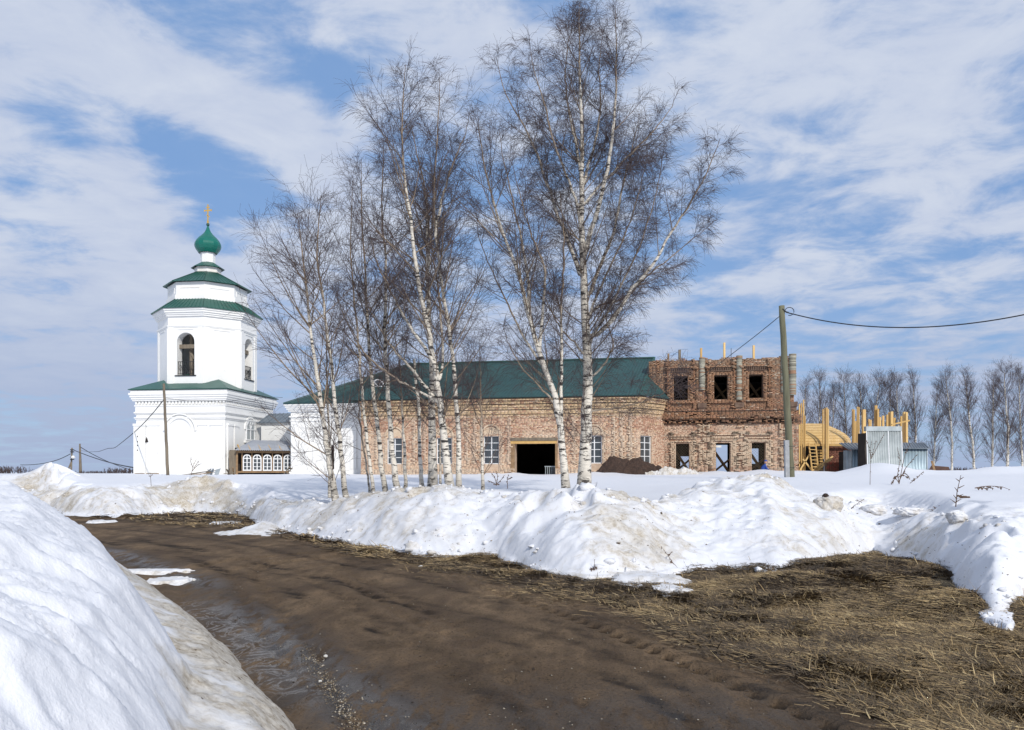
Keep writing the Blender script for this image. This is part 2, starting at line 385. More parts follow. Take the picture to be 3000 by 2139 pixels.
# road right edge (photo columns/rows, on the flat)
RE = [(100,1504),(440,1530),(750,1556),(1000,1618),(1150,1645),(1400,1690),(1560,1740),(1750,1785),(1974,1862),(2070,1905),(2170,1935),(2290,1985),(2450,2050),(2680,2150),(3300,2420)]
LF = np.array([(.1,-1),(-.2,.5),(-.6,2.5),(-.95,4),(-1.4,5.4),(-2.1,6.63),(-3.29,8.77),(-5.25,12),(-6.6,13.8),(-9,17),(-13,21),(-20,26),(-30,31)])
def sdist(X, Y, L):
    """distance to polyline, positive on its left when walking along it"""
    best = np.full(np.shape(X), 1e9); sg = np.ones(np.shape(X)); tt = np.zeros(np.shape(X))
    for i in range(len(L)-1):
        ax, ay = L[i]; bx, by = L[i+1]; dx, dy = bx-ax, by-ay; q = dx*dx+dy*dy
        t_ = np.clip(((X-ax)*dx+(Y-ay)*dy)/q, 0, 1)
        ex = X-ax-t_*dx; ey = Y-ay-t_*dy; d = np.hypot(ex, ey)
        cr = dx*(Y-ay)-dy*(X-ax); u = d < best
        best = np.where(u, d, best); sg = np.where(u, np.sign(cr), sg); tt = np.where(u, i+t_, tt)
    return best*sg, tt
TR = [(-1.5,14.5),(-.5,12.2),(.35,10.2),(.95,8.79),(1.40,7.49),(1.74,6.59),(2.0,5.85),(2.14,5.41),(2.45,4.3)]
def polar(t0, t1, nt_, y0, y1, ny, warp=None):
    t_ = np.linspace(t0, t1, nt_); y = np.exp(np.linspace(math.log(y0), math.log(y1), ny))
    T, Y = np.meshgrid(t_, y); return T, Y, T*Y
def gridquads(ny, nx):
    i = np.arange(ny*nx).reshape(ny, nx)
    return np.stack([i[:-1,:-1], i[:-1,1:], i[1:,1:], i[1:,:-1]], -1).reshape(-1, 4)
# mud ground
T, Y, X = polar(-.80, .86, 700, 2.6, 46, 600)
Z = ground_z(X, Y)
PX = 1500+FL*T
RUT = np.zeros_like(Z)
# ruts along the road
dr, pr = sdist(X, Y, [( -x_ if False else x_, y_) for x_, y_ in TR])
lug = (np.sin(pr*0+np.hypot(X-2.9, Y-4.4)*2*math.pi/.26) > .1)
Z = Z - .05*np.exp(-((dr-.02)/.055)**2)*(.35+.65*lug)*sstep(14, 10, Y) - .014*np.exp(-((dr-.28)/.05)**2)*lug + .02*np.exp(-((dr-.16)/.08)**2)
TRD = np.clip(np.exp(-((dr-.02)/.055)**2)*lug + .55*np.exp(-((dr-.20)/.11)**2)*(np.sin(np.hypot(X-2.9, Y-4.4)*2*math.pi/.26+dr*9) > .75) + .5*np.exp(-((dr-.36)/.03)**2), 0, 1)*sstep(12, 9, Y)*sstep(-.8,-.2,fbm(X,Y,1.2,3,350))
for off, dp in ((1.35,.022),(1.62,.026),(2.1,.02),(3.0,.03),(3.35,.022),(4.1,.026),(-.45,.016)):
    w_ = .12*fbm(X, Y, .5, 2, int(off*100)+200)
    Z = Z - 1.6*dp*np.exp(-((-dr-off+w_)/.10)**2)*(.5+.5*np.sin(np.hypot(X-2.9, Y-4.4)*2*math.pi/.30+off*7)*.6) + dp*.6*np.exp(-((-dr-off-.2+w_)/.09)**2)
dl, _ = sdist(X, Y, LF)
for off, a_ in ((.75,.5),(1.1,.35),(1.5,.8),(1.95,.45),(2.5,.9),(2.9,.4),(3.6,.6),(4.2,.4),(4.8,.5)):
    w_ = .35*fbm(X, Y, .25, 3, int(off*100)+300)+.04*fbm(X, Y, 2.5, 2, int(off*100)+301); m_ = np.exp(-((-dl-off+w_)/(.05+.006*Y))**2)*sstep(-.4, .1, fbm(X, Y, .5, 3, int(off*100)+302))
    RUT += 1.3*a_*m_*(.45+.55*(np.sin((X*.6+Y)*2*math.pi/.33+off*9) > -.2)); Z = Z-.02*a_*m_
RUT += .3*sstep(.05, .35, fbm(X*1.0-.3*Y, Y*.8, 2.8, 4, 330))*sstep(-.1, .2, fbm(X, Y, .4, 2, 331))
Z = Z - .03*np.exp(-((dl+.45)/.3)**2)
PYf = HZ+EYE*FL/Y
edge = ti(RE, PX)+fbm(X, Y, .9, 4, 61)*38
verge = sstep(6, -16, PYf-edge)
hum = lambda X, Y: .03*(fbm(X, Y, 1.6, 4, 71)+.6)+.10*np.clip(fbm(X, Y, .85, 3, 73), -.3, 1)+.05*np.abs(fbm(X, Y, 2.2, 3, 74))
Z = Z + verge*hum(X, Y)
wet = np.exp(-((dl+.55)/.42)**2)*sstep(12.5, 9, Y) + .8*np.exp(-((dl+.75)/.35)**2)*sstep(11,13,Y)*sstep(22,17,Y) + .40*sstep(7.2,5.6,Y)*sstep(-1.5,.5,X)*sstep(2.6,1.6,X)
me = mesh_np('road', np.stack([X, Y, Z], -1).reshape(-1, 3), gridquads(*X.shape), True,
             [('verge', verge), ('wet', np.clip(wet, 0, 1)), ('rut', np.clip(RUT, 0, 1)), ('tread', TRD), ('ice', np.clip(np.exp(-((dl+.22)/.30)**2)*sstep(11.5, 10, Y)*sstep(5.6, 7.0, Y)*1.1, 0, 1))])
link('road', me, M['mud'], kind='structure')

# snow field with the ploughed banks along the road
T, Y, X = polar(-.9, .9, 640, 7.5, 420, 430)
# denser rows near the bank: warp azimuth free, rows follow the foot line
PX = 1500+FL*T
nj = .5*fbm(X*0+T*40, Y*0, 1, 5, 91)
row = np.linspace(0, 1, Y.shape[0])[:, None]*np.ones_like(T)
yf = np.interp(PX, _pt, np.convolve(np.pad(_yf, 4, mode='edge'), np.ones(9)/9, 'valid')); yc = ycrest(PX); ys = np.interp(PX, _pt, _ys)
# row parameter: 0..0.08 below foot, ..0.5 foot to crest+2, rest to far
def _sm(a, w):
    k_ = np.exp(-(np.arange(-2*w, 2*w+1)/w)**2); k_ /= k_.sum(); return np.convolve(np.pad(a, 2*w, mode='edge'), k_, 'valid')
_mn = np.array([_yf[max(0, i-22):i+23].min() for i in range(len(_yf))]); _ycp = ycrest(_pt); _mx = np.array([_ycp[max(0, i-22):i+23].max() for i in range(len(_yf))])
yA = np.interp(PX, _pt, _sm(_mn, 14))-.3; yB = np.interp(PX, _pt, _sm(_mx, 14))+2.0
yy = np.where(row < .02, yA-.9+row/.02*.9,
     np.where(row < .62, yA+(row-.02)/.6*(yB-yA), np.exp(np.log(yB)+(row-.62)/.38*(np.log(420)-np.log(yB)))))
Y = yy; X = T*Y
zc = EYE-(ti(CREST, PX)-HZ)/FL*yc
F = field(PX, Y, X)
s_ = (Y-yf)/(yc-yf)
ss = (Y-ys)/(yc-ys)
prof = 1-(1-np.clip(ss, 0, 1))**1.6
face = np.maximum(zc*prof, .07+.05*vnoise(X*3, Y*3, 94))
beh = F+(zc-F)*np.exp(-((Y-yc)/1.3)**2)
Z = np.where(Y < yc, face, beh)
msk = sstep(-.02, .2, s_)*(1-sstep(1.0, 1.0+2.6/(yc-yf), s_))
lum = np.abs(fbm(X, Y, .75, 4, 41))
bil = fbm(X*1.0, Y, 1.7, 4, 45)
rd = lambda x: 1-np.abs(x)*2
Z = Z + msk*(.20*(lum-.15)*sstep(0,.4,s_) + .09*bil + .055*fbm(X+Y*.5, Y, 4.2, 4, 47, .6)) + msk*.05*rd(fbm(X+Y*.6, Y, 2.6, 3, 49))
crm = np.exp(-((s_-1.0)/.16)**2)
Z = Z + crm*(.10*np.abs(fbm(X, Y, 2.3, 4, 52))+.04*fbm(X, Y, 6, 3, 53)) - crm*.03
fp = [(p_, 4080/(r_-1385)) for p_, r_ in FOOT]; fp = np.array([((p_-1500)/FL*y_, y_) for p_, y_ in fp])
df, _ = sdist(X, Y, fp); df = np.abs(df)*np.sign(Y-yfoot(PX)); df = df+.10*fbm(X, Y, 1.3, 4, 96)+.03*fbm(X, Y, 7, 3, 97)
cutz = df*(1.2+1.7*vnoise(X*2.2, Y*2.2, 95)); cutz = np.where(cutz > 0, .55*(1-np.exp(-cutz/.55))+.25*cutz, cutz)
Z = np.minimum(Z, cutz-.02)
# big soft drifts on the right end
rk = sstep(2600, 2850, PX)*msk
Z = Z + sstep(.05,.3,s_)*rk*(.16*fbm(X, Y, .55, 2, 55)+.05*np.abs(fbm(X, Y, 1.3, 2, 56)))
dirt = msk*(.42+.55*fbm(X, Y, .5, 3, 62)) + .5*np.exp(-(np.clip(s_, 0, 3)/.08)**2)*sstep(-.2,.3,fbm(X, Y, .6, 3, 63)) + crm*.35*sstep(-.3,.3,fbm(X, Y, .8, 3, 64))
dirt = dirt*(1-.6*rk)
dirt = dirt + .35*np.exp(-((PX-620)/110)**2)*msk + .22*np.exp(-((PX-1940)/120)**2-((s_-.25)/.3)**2)*(s_ > -.5) + .10*(PX < 560)*msk
dirt = dirt + .18*np.exp(-((X+21.5)/2)**2-((Y-37)/2)**2)
dirt = dirt + .5*sstep(45, 50, Y)*sstep(58, 54, Y)*sstep(2100,2500,PX)*(fbm(X,Y,.5,3,65)+.3)
me = mesh_np('snow_field', np.stack([X, Y, Z], -1).reshape(-1, 3), gridquads(*X.shape), True, [('dirt', np.clip(dirt, 0, 1.2))])
link('snow_field', me, M['snow'], kind='structure')
SF_T, SF_Y, SF_Z = T[0].copy(), Y.copy(), Z.copy()
def sheet_z(x, y):
    t_ = x/y; f = (t_-SF_T[0])/(SF_T[1]-SF_T[0]); j = np.clip(np.rint(f).astype(int), 0, len(SF_T)-1)
    return np.array([np.interp(yy_, SF_Y[:, jj], SF_Z[:, jj]) for yy_, jj in zip(y, j)])
def snow_z(x, y):
    x = np.array([float(x)]); y = np.array([float(y)])
    return float(field(1500+FL*x/y, y, x)[0])
# flat ground out to the horizon
mb = MB(); mb.poly([(-6000,-4000,-.35),(6000,-4000,-.35),(6000,46,-.35),(-6000,46,-.35)])
mb.build('ground', M['snow'], kind='structure')
mb = MB(); mb.poly([(-7000,400,1.42),(7000,400,1.42),(7000,8000,1.5),(-7000,8000,1.5)]); mb.poly([(-7000,40,1.36),(-40,40,1.36),(-360,401,1.36),(-7000,401,1.36)]); mb.poly([(40,40,1.36),(7000,40,1.36),(7000,401,1.36),(360,401,1.36)])
mb.build('distant_field', M['snow'], kind='structure')

# near snow bank, left of the road
T, Y, X = polar(-1.35, -.02, 340, 1.35, 24, 400)
X = X + .0
d, _ = sdist(X, Y, LF)
d = d + .06*fbm(X, Y, 1.2, 4, 101) + .015*fbm(X, Y, 7, 3, 102)
hh = np.interp(d, [-3,0,.07,.33,.65,.80,1.05,1.6,2.6,5,12], [-2.7,0,.10,.30,.42,.66,1.02,1.42,1.56,1.5,1.3])
hh2 = np.interp(d, [-3,0,.3,.6,.9,1.1,1.75,2.6,5,12], [-2.7,0,.26,.50,.75,.98,1.50,1.6,1.5,1.35])
k = sstep(8.5, 11.5, Y); H = hh*(1-k)+hh2*k
on = sstep(0, .35, d)
cl_ = sstep(.55, .95, d)
yx = Y-X*1.1
stepn = fbm(X*.55, yx*1.5, 1.6, 3, 111)
led = np.mod(stepn*3+yx*1.1, 1.0)
H = H + on*(.05*fbm(X, Y, 1.4, 4, 105)) + cl_*(.085*fbm(X*.6, yx, 2.2, 4, 107) + .05*np.abs(fbm(X*.8, yx, 1.3, 3, 113)) + .02*fbm(X, Y, 8, 3, 108) + .05*(1-led)**2*sstep(0,.35,led)) + (1-cl_)*on*(.035*fbm(X, Y*.7, 5, 4, 109)+.012*fbm(X, Y, 22, 2, 110))
dirt = sstep(.85, .55, d+.15*fbm(X,Y,1.5,3,120))*1.35*(.55+.45*sstep(.45,0,d)+.35*fbm(X,Y,2,3,121)) + .04
dirt = np.where(Y > 12, dirt*.4, dirt)
me = mesh_np('snow_bank', np.stack([X, Y, H], -1).reshape(-1, 3), gridquads(*X.shape), True, [('dirt', np.clip(dirt, 0, 1.2))])
link('snow_bank', me, M['snow'], kind='structure')

# lumps of snow on the crest
def lump(name, c, r, squash, seed, m, label, dirtv, group=None, cat='snow lump'):
    import bmesh
    bm = bmesh.new(); bmesh.ops.create_icosphere(bm, subdivisions=5, radius=1)
    co = np.array([v.co[:] for v in bm.verts])
    n = .30*fbm(co[:,0]*1.3+seed, co[:,1]*1.3+co[:,2]*1.7, 1.2, 4, seed)+.10*fbm(co[:,0]*3+co[:,2]*2, co[:,1]*3-co[:,2], 1.4, 3, seed+3)
    co = np.sign(co)*np.abs(co)**.8; co = co*(1+n)[:, None]*np.array([r, r*.85, r*squash])
    for v, q in zip(bm.verts, co): v.co = q
    me = bpy.data.meshes.new(name); bm.to_mesh(me); bm.free()
    me.polygons.foreach_set('use_smooth', np.ones(len(me.polygons), dtype=bool))
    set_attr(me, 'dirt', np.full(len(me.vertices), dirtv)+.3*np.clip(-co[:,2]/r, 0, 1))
    return link(name, me, m, label=label, cat=cat, loc=c, group=group)
def snow_patch(px, py, rx, ry, seed, label, h=.06):
    Yg = EYE*FL/(py-HZ); cx, cy = (px-1500)/FL*Yg, Yg
    u = np.linspace(-1.3, 1.3, 70); U, V_ = np.meshgrid(u, u); X_, Y_ = cx+U*rx, cy+V_*ry
    r = 1-np.hypot(U, V_)+.55*fbm(U, V_, 1.6, 4, seed)
    Zp = ground_z(X_, Y_)+np.clip(r*.25, -.12, h)+.01*fbm(X_, Y_, 9, 3, seed)
    Vt = np.stack([X_-cx, Y_-cy, Zp], -1).reshape(-1, 3)
    me = mesh_np('snow_patch', Vt, gridquads(*U.shape), True, [('dirt', np.full(len(Vt), .5))])
    link('snow_patch', me, M['snow'], label=label, cat='snow patch', loc=(cx, cy, 0))
snow_patch(492, 1701, .36, .30, 801, 'small melting snow patch in the road beside the near bank, nearer of two', .03)
snow_patch(455, 1674, .50, .22, 812, 'thin strip of melting snow in the road, farther of two beside the near bank', .03)
snow_patch(300, 1530, .45, .5, 823, 'small leftover snow patch on the mud at the far bend of the road')
snow_patch(675, 1534, .5, .6, 834, 'white snow patch in the dry grass by the tip of the long bank')
snow_patch(775, 1556, 1.0, 1.5, 845, 'low tapering tip of the long snow bank beside the dry grass', .3)
snow_patch(1900, 1706, .62, .75, 856, 'thin ragged tongue of snow reaching into the grass from the middle of the bank', .12)
snow_patch(1965, 1735, .28, .45, 867, 'narrow strip of snow at the very tip of the ragged tongue', .06)


# ploughed chunks of snow along the banks and grit lying on them
ICO = np.array([(1,0,0),(-1,0,0),(0,1,0),(0,-1,0),(0,0,1),(0,0,-1)], float)
def blobs(name, X_, Y_, Z_, size, seed, m, label, cat, cols=None, dirt=.5, flat=.7):
    import bmesh
    bm = bmesh.new(); bmesh.ops.create_icosphere(bm, subdivisions=2 if cols is None else 1, radius=1); bm.verts.index_update()
    base = np.array([v.co[:] for v in bm.verts]); tri = np.array([[v.index for v in f.verts] for f in bm.faces]); bm.free()
    g = np.random.default_rng(seed); n = len(X_); k = len(base)
    s_ = size*np.exp(g.normal(size=n)*.5); V = base[None]*(1+.26*g.normal(size=(n, k, 1)))*s_[:, None, None]*g.uniform(.6, 1.3, (n, 1, 3)); V[..., 2] *= flat
    V += np.stack([X_, Y_, Z_+s_*.02], -1)[:, None]
    T_ = tri[None]+np.arange(n)[:, None, None]*k; at = [('dirt', np.repeat(.1+.5*g.random(n)**2, k))]
    if cols is not None:
        c = np.array(cols)[g.integers(0, len(cols), n)]; at = [('col', np.repeat(np.c_[c, np.ones(n)], len(tri), 0), 'FACE', 'FLOAT_COLOR')]
    me = mesh_np(name, V.reshape(-1, 3), np.zeros((0, 4), int), cols is None, at, tris=T_.reshape(-1, 3))
    link(name, me, M[m], kind='stuff', label=label, cat=cat)
g = np.random.default_rng(5)
def along(n, smin, smax, px0=-200, px1=3300, pw=1.0):
    px = g.uniform(px0, px1, n); s_ = smin+(smax-smin)*g.random(n)**pw; y = yfoot(px)+s_*(ycrest(px)-yfoot(px)); x = (px-1500)/FL*y
    k = fbm(x, y, .7, 3, 900) > -.15; return x[k], y[k]
x, y = along(420, -.02, .22, pw=2); blobs('snow_chunks', x, y, sheet_z(x, y), .036, 6, 'snow', 'small ploughed chunks of snow along the foot of the far bank', 'snow chunks')
x, y = along(420, .86, 1.12); blobs('snow_chunks', x, y, sheet_z(x, y), .045, 7, 'snow', 'small ploughed chunks of snow along the crest of the far bank', 'snow chunks')
x, y = along(3600, .0, 1.1, pw=1.3); blobs('grit', x, y, sheet_z(x, y), .0065, 8, 'straw', 'dark grit and plant bits scattered on the far snow bank', 'grit', [(.10,.075,.055),(.16,.12,.085),(.24,.19,.13)])

LUMPS = []
for i, (px, py, Yd, r, sq, lb, dv) in enumerate((
   (2428,1482,16.3,.30,.72,'large dirty block of snow on the bank crest with a dark clod on top', .75),
   (2802,1512,12.6,.15,.75,'rounded lump of snow on the bank crest below the thin bare sapling', .45),
   (2560,1490,15.6,.28,.42,'low flat lump of snow on the crest just right of the large block', .5),
   (2660,1493,14.9,.27,.36,'low long lump of snow left of the rounded lump on the crest', .45))):
    ys__ = np.linspace(9, 22, 260); zs__ = sheet_z((px-1500)/FL*ys__, ys__); ps__ = HZ+(EYE-zs__)/ys__*FL; k_ = np.argmax(ps__ < py+13) if (ps__ < py+13).any() else ps__.argmin(); Yd = ys__[k_]
    LUMPS.append(((px-1500)/FL*Yd, Yd, zs__[k_]+r*sq*.45, r, sq)); lump('snow_lump', ((px-1500)/FL*Yd, Yd, zs__[k_]+r*sq*.45), r, sq, 200+i*7, M['snow'], lb, dv)
# ------------------------------------------------------------------ wall builders
def wall_holes(mb, fr, u0, u1, z0, z1, holes, v=0.0, thick=.7):
    """front and back faces with rectangular openings and their reveals"""
    us = sorted({u0, u1, *[h[0] for h in holes], *[h[1] for h in holes]}); zs = sorted({z0, z1, *[h[2] for h in holes], *[h[3] for h in holes]})
    for a, b in zip(us, us[1:]):
        for c, d in zip(zs, zs[1:]):
            mu, mz = (a+b)/2, (c+d)/2
            if any(h[0] < mu < h[1] and h[2] < mz < h[3] for h in holes): continue
            mb.poly([fr(a, v, c), fr(b, v, c), fr(b, v, d), fr(a, v, d)])
            mb.poly([fr(a, v+thick, c), fr(a, v+thick, d), fr(b, v+thick, d), fr(b, v+thick, c)])
    for h in holes+[(u0, u1, z0, z1)]:
        a, b, c, d = h
        for p, q in (((a, c), (b, c)), ((b, c), (b, d)), ((b, d), (a, d)), ((a, d), (a, c))):
            mb.poly([fr(p[0], v, p[1]), fr(q[0], v, q[1]), fr(q[0], v+thick, q[1]), fr(p[0], v+thick, p[1])])
def arch_wall(mb, fr, u0, u1, z0, z1, c, w, zs, zr, v=0.0, thick=.6, n=14):
    """wall panel with a round-headed opening: centre c, width w, sill zs, springing zr"""
    r = w/2
    fb = (v, v+thick)
    for k, vv in enumerate(fb):
        def q(pts):
            P_ = [fr(a, vv, b) for a, b in pts]
            mb.poly(P_ if k == 0 else P_[::-1])
        q([(u0, z0), (c-r, z0), (c-r, z1), (u0, z1)]); q([(c+r, z0), (u1, z0), (u1, z1), (c+r, z1)])
        q([(c-r, z0), (c+r, z0), (c+r, zs), (c-r, zs)])
        for i in range(n):
            a, b = math.pi-math.pi*i/n, math.pi-math.pi*(i+1)/n
            ua, ub = c+r*math.cos(a), c+r*math.cos(b)
            q([(ua, zr+r*math.sin(a)), (ub, zr+r*math.sin(b)), (ub, z1), (ua, z1)])
    pts = [(c-r, zs), (c+r, zs)]+[(c+r*math.cos(math.pi*i/n), zr+r*math.sin(math.pi*i/n)) for i in range(n+1)]
    for a, b in zip(pts, pts[1:]+pts[:1]):
        mb.poly([fr(a[0], fb[0], a[1]), fr(a[0], fb[1], a[1]), fr(b[0], fb[1], b[1]), fr(b[0], fb[0], b[1])])
def arch_band(mb, fr, c, zr, r0, r1, v0, v1, n=18, a0=0.0, a1=math.pi):
    for i in range(n):
        a, b = a0+(a1-a0)*i/n, a0+(a1-a0)*(i+1)/n
        pa = [(c+r*math.cos(x), zr+r*math.sin(x)) for x in (a, b) for r in (r0, r1)]
        # hexa order: z0:(v0u0,v0u1,v1u0,v1u1) z1 ...
        A0, A1, B0, B1 = pa
        mb.hexa([fr(A0[0], v0, A0[1]), fr(A1[0], v0, A1[1]), fr(A0[0], v1, A0[1]), fr(A1[0], v1, A1[1]),
                 fr(B0[0], v0, B0[1]), fr(B1[0], v0, B1[1]), fr(B0[0], v1, B0[1]), fr(B1[0], v1, B1[1])])
HQ = np.array([(0,2,3,1),(4,5,7,6),(0,1,5,4),(0,4,6,2),(1,3,7,5)])   # box without its back
def bricks(fr, u0, u1, z0, z1, holes, colfn, offfn=None, bw=.255, ch=.077, gap=.012, v=0.0, seed=1, missing=.012, clip=None):
    """rows of single bricks standing proud of the mortar; returns arrays (boxes), one colour per brick"""
    r = random.Random(seed); B = []
    nrow = int((z1-z0)/ch)
    for j in range(nrow):
        za = z0+j*ch; zb = za+ch-gap; zm = (za+zb)/2
        u = u0 - (bw*.5 if j % 2 else 0) - r.random()*.04
        while u < u1:
            L = bw if r.random() > .3 else bw*.5
            a, b = max(u, u0), min(u+L-gap, u1); u += L
            segs = [(a, b)]
            for h in holes:
                if h[2] < zm < h[3]:
                    ns = []
                    for s0, s1 in segs:
                        if s1 <= h[0] or s0 >= h[1]: ns.append((s0, s1)); continue
                        if s0 < h[0]: ns.append((s0, h[0]))
                        if s1 > h[1]: ns.append((h[1], s1))
                    segs = ns
            for s0, s1 in segs:
                if s1-s0 < .03 or r.random() < missing: continue
                um = (s0+s1)/2
                if clip and not clip(um, zm): continue
                B.append((s0, s1, za, zb, um, zm, r.gauss(0, .0045)))
    B = np.array(B)
    off = offfn(B[:,4], B[:,5]) if offfn is not None else np.zeros(len(B))
    col = colfn(B[:,4], B[:,5], np.random.default_rng(seed).random((len(B), 3)))
    return B, off+B[:,6], col
def bricks_to_mesh(name, fr, B, off, col, parent, v=0.0, proud=.012, deep=.06):
    o = np.array(fr(0, 0, 0)); e = np.array(fr.e); n = np.array(fr.n)
    n_ = len(B)
    V = np.zeros((n_, 8, 3)); k = 0
    for zi in (2, 3):
        for vi in (0, 1):
            for ui in (0, 1):
                vv = (v-proud-off) if vi == 0 else np.full(n_, v+deep)
                V[:, k] = o+B[:, ui:ui+1]*e+vv[:, None]*n; V[:, k, 2] = B[:, zi]; k += 1
    V -= np.array(parent.location)
    Q = (HQ[None]+np.arange(n_)[:, None, None]*8).reshape(-1, 4)
    C = np.repeat(np.concatenate([col, np.ones((n_, 1))], 1), 5, 0)
    me = mesh_np(name, V.reshape(-1, 3), Q, False, [('col', C, 'FACE', 'FLOAT_COLOR')])
    return link(name, me, M['brick'], parent, kind='stuff')
def mixc(cols, w): # cols list of rgb, w (n,k) weights
    w = w/w.sum(1, keepdims=True); return w@np.array(cols)
def pick(rv, probs, cols):
    """choose per brick: probs (n,k)"""
    cp = np.cumsum(probs/probs.sum(1, keepdims=True), 1); idx = (rv[:, None] > cp).sum(1).clip(0, len(cols)-1)
    return .62*np.array(cols)[idx]+.38*((probs/probs.sum(1, keepdims=True))@np.array(cols))

# ------------------------------------------------------------------ bell tower
TA = math.radians(-7.0); TC = Vector((-24.5, 66, 0))
TF = Fr(TC, TA)
ax, by_ = 3.55, 4.25
tower = empty('bell_tower', (TC.x, TC.y, 1.3), 'tall white bell tower with green metal roofs, an onion dome and a gilded cross', 'bell tower')
Zt = EYE
mb = MB(); mb.box(TF, -ax, ax, -by_, by_, 1.0, Zt+5.7)
mb.build('wall', M['plaster'], tower)
# cornice courses of the square base
mb = MB()
for i, (z0, z1, pr) in enumerate(((4.02,4.12,.06),(4.12,4.20,.12),(4.42,4.50,.07),(4.50,4.60,.13),(5.02,5.12,.10),(5.42,5.54,.20),(5.54,5.70,.27),(5.70,5.86,.34),(5.86,6.02,.40),(6.02,6.22,.30))):
    mb.box(TF, -ax-pr, ax+pr, -by_-pr, by_+pr, Zt+z0, Zt+z1)
mb.box(TF, -ax-.05, ax+.05, -by_-.05, by_+.05, Zt+4.60, Zt+5.02)
mb.build('cornice', M['plaster'], tower)
mb = MB()
for i in range(27):
    u = -ax+.05+i*(2*ax-.1)/26
    mb.box(TF, u-.07, u+.07, -by_-.115, -by_-.04, Zt+5.16, Zt+5.40)
for i in range(32):
    w = -by_+.05+i*(2*by_-.1)/31
    mb.box(TF, ax+.04, ax+.115, w-.07, w+.07, Zt+5.16, Zt+5.40)
mb.build('dentils', M['plaster'], tower, kind='stuff')
ff = Fr(TF(0, -by_, 0), TA)                       # front face frame
fs = Fr(TF(ax, 0, 0), TA+math.pi/2)               # right face frame (u runs away from the camera)
def pil(fr, u0, u1, z0, z1, pr, nm='pilaster', m='plaster', par=None):
    b = MB(); b.box(fr, u0, u1, -pr, .05, z0, z1)
    return b.build(nm, M[m], par or tower)
uu = lambda px: ff.u_at(px)
for a, b in ((393,428),(432,468),(582,607),(618,652)):
    pil(ff, uu(a), uu(b), 1.2, Zt+3.55, .10); pil(ff, uu(a)-.03, uu(b)+.03, Zt+3.55, Zt+3.72, .15, 'capital')
for a, b in ((-3.95,-3.05),(-2.85,-2.1),(2.2,2.95),(3.2,3.95)):
    pil(fs, a, b, 1.2, Zt+3.55, .10); pil(fs, a-.03, b+.03, Zt+3.55, Zt+3.72, .15, 'capital')
# blind arch on the front
c = (uu(491)+uu(562))/2+.05; zr = ff.z_at(1262, c)
mb = MB(); arch_band(mb, ff, c, zr, .92, 1.12, -.10, .02); mb.box(ff, c-1.12, c-.92, -.10, .02, 1.2, zr); mb.box(ff, c+.92, c+1.12, -.10, .02, 1.2, zr)
arch_band(mb, ff, c, zr, 1.22, 1.32, -.14, .02); mb.build('blind_arch', M['plaster'], tower)
# small niche and pock marks: solid dark blocks painted as shaded holes
mb = MB(); u = uu(432); z = ff.z_at(1290, u)
for k, w in enumerate((.13,.11,.085,.06,.03)): mb.box(ff, u-w, u+w, -.115, -.02, z-.16+k*.075, z-.16+(k+1)*.075-.003)
mb.build('niche', M['interior'], tower)
for px_, py in ((405,1279),(405,1294),(405,1305),(405,1319),(549,1166)):
    mb = MB(); u = uu(px_); z = ff.z_at(py, u); mb.box(ff, u-.035, u+.035, -.163 if py < 1200 else -.113, -.02, z-.05, z+.04); mb.build('vent_hole', M['interior'], tower)
# arched window on the right face
cu = fs.u_at(732); zs_, zr_ = fs.z_at(1291, cu), fs.z_at(1259, cu); r = .78
def arched_window(fr, c, zs, zr, r, parent, v=-.02, name='window', bars=2, glass='clearglass', surround=True):
    w = MB(); arch_band(w, fr, c, zr, r-.08, r, v-.07, v+.02, 14); w.box(fr, c-r, c-r+.08, v-.07, v+.02, zs, zr); w.box(fr, c+r-.08, c+r, v-.07, v+.02, zs, zr)
    w.box(fr, c-r+.08, c+r-.08, v-.07, v+.02, zs, zs+.09); w.box(fr, c-.035, c+.035, v-.062, v+.02, zs+.09, zr+r-.08); w.box(fr, c-r+.08, c+r-.08, v-.066, v+.02, zr-.035, zr+.035)
    if bars == 2:
        for a in (55, 125):
            p = math.radians(a); w.beam(fr(c+.03*math.cos(p), v-.03, zr+.03), fr(c+(r-.07)*math.cos(p), v-.03, zr+(r-.07)*math.sin(p)), .05)
    elif bars == 3:
        for q in (.34, .67): w.box(fr, c-r+.08, c+r-.08, v-.058, v+.02, zs+(zr-zs)*q-.02, zs+(zr-zs)*q+.02)
        w.box(fr, c-r*.5-.015, c-r*.5+.015, v-.055, v+.02, zs+.09, zr) if r > .5 else None
    f = w.build(name, M['frame'], parent)
    g = MB(); pts = [fr(c-r+.04, v-.01, zs+.04), fr(c+r-.04, v-.01, zs+.04)]+[fr(c+(r-.04)*math.cos(math.pi*i/14), v-.01, zr+(r-.04)*math.sin(math.pi*i/14)) for i in range(15)]
    g.poly(pts)
    go = g.build('pane', M[glass], parent); go.parent = f
    return f
M['paleglass'], t, b = new_mat('pale_window_glass'); b.inputs['Base Color'].default_value = (.30,.33,.34,1); b.inputs['Roughness'].default_value = .2
arched_window(fs, cu, zs_, zr_, r, tower, v=-.03, glass='paleglass')
mb = MB(); arch_band(mb, fs, cu, zr_, r+.12, r+.24, -.10, .02); mb.box(fs, cu-r-.3, cu+r+.3, -.18, .02, zs_-.2, zs_-.06)
mb.build('window_surround', M['plaster'], tower)
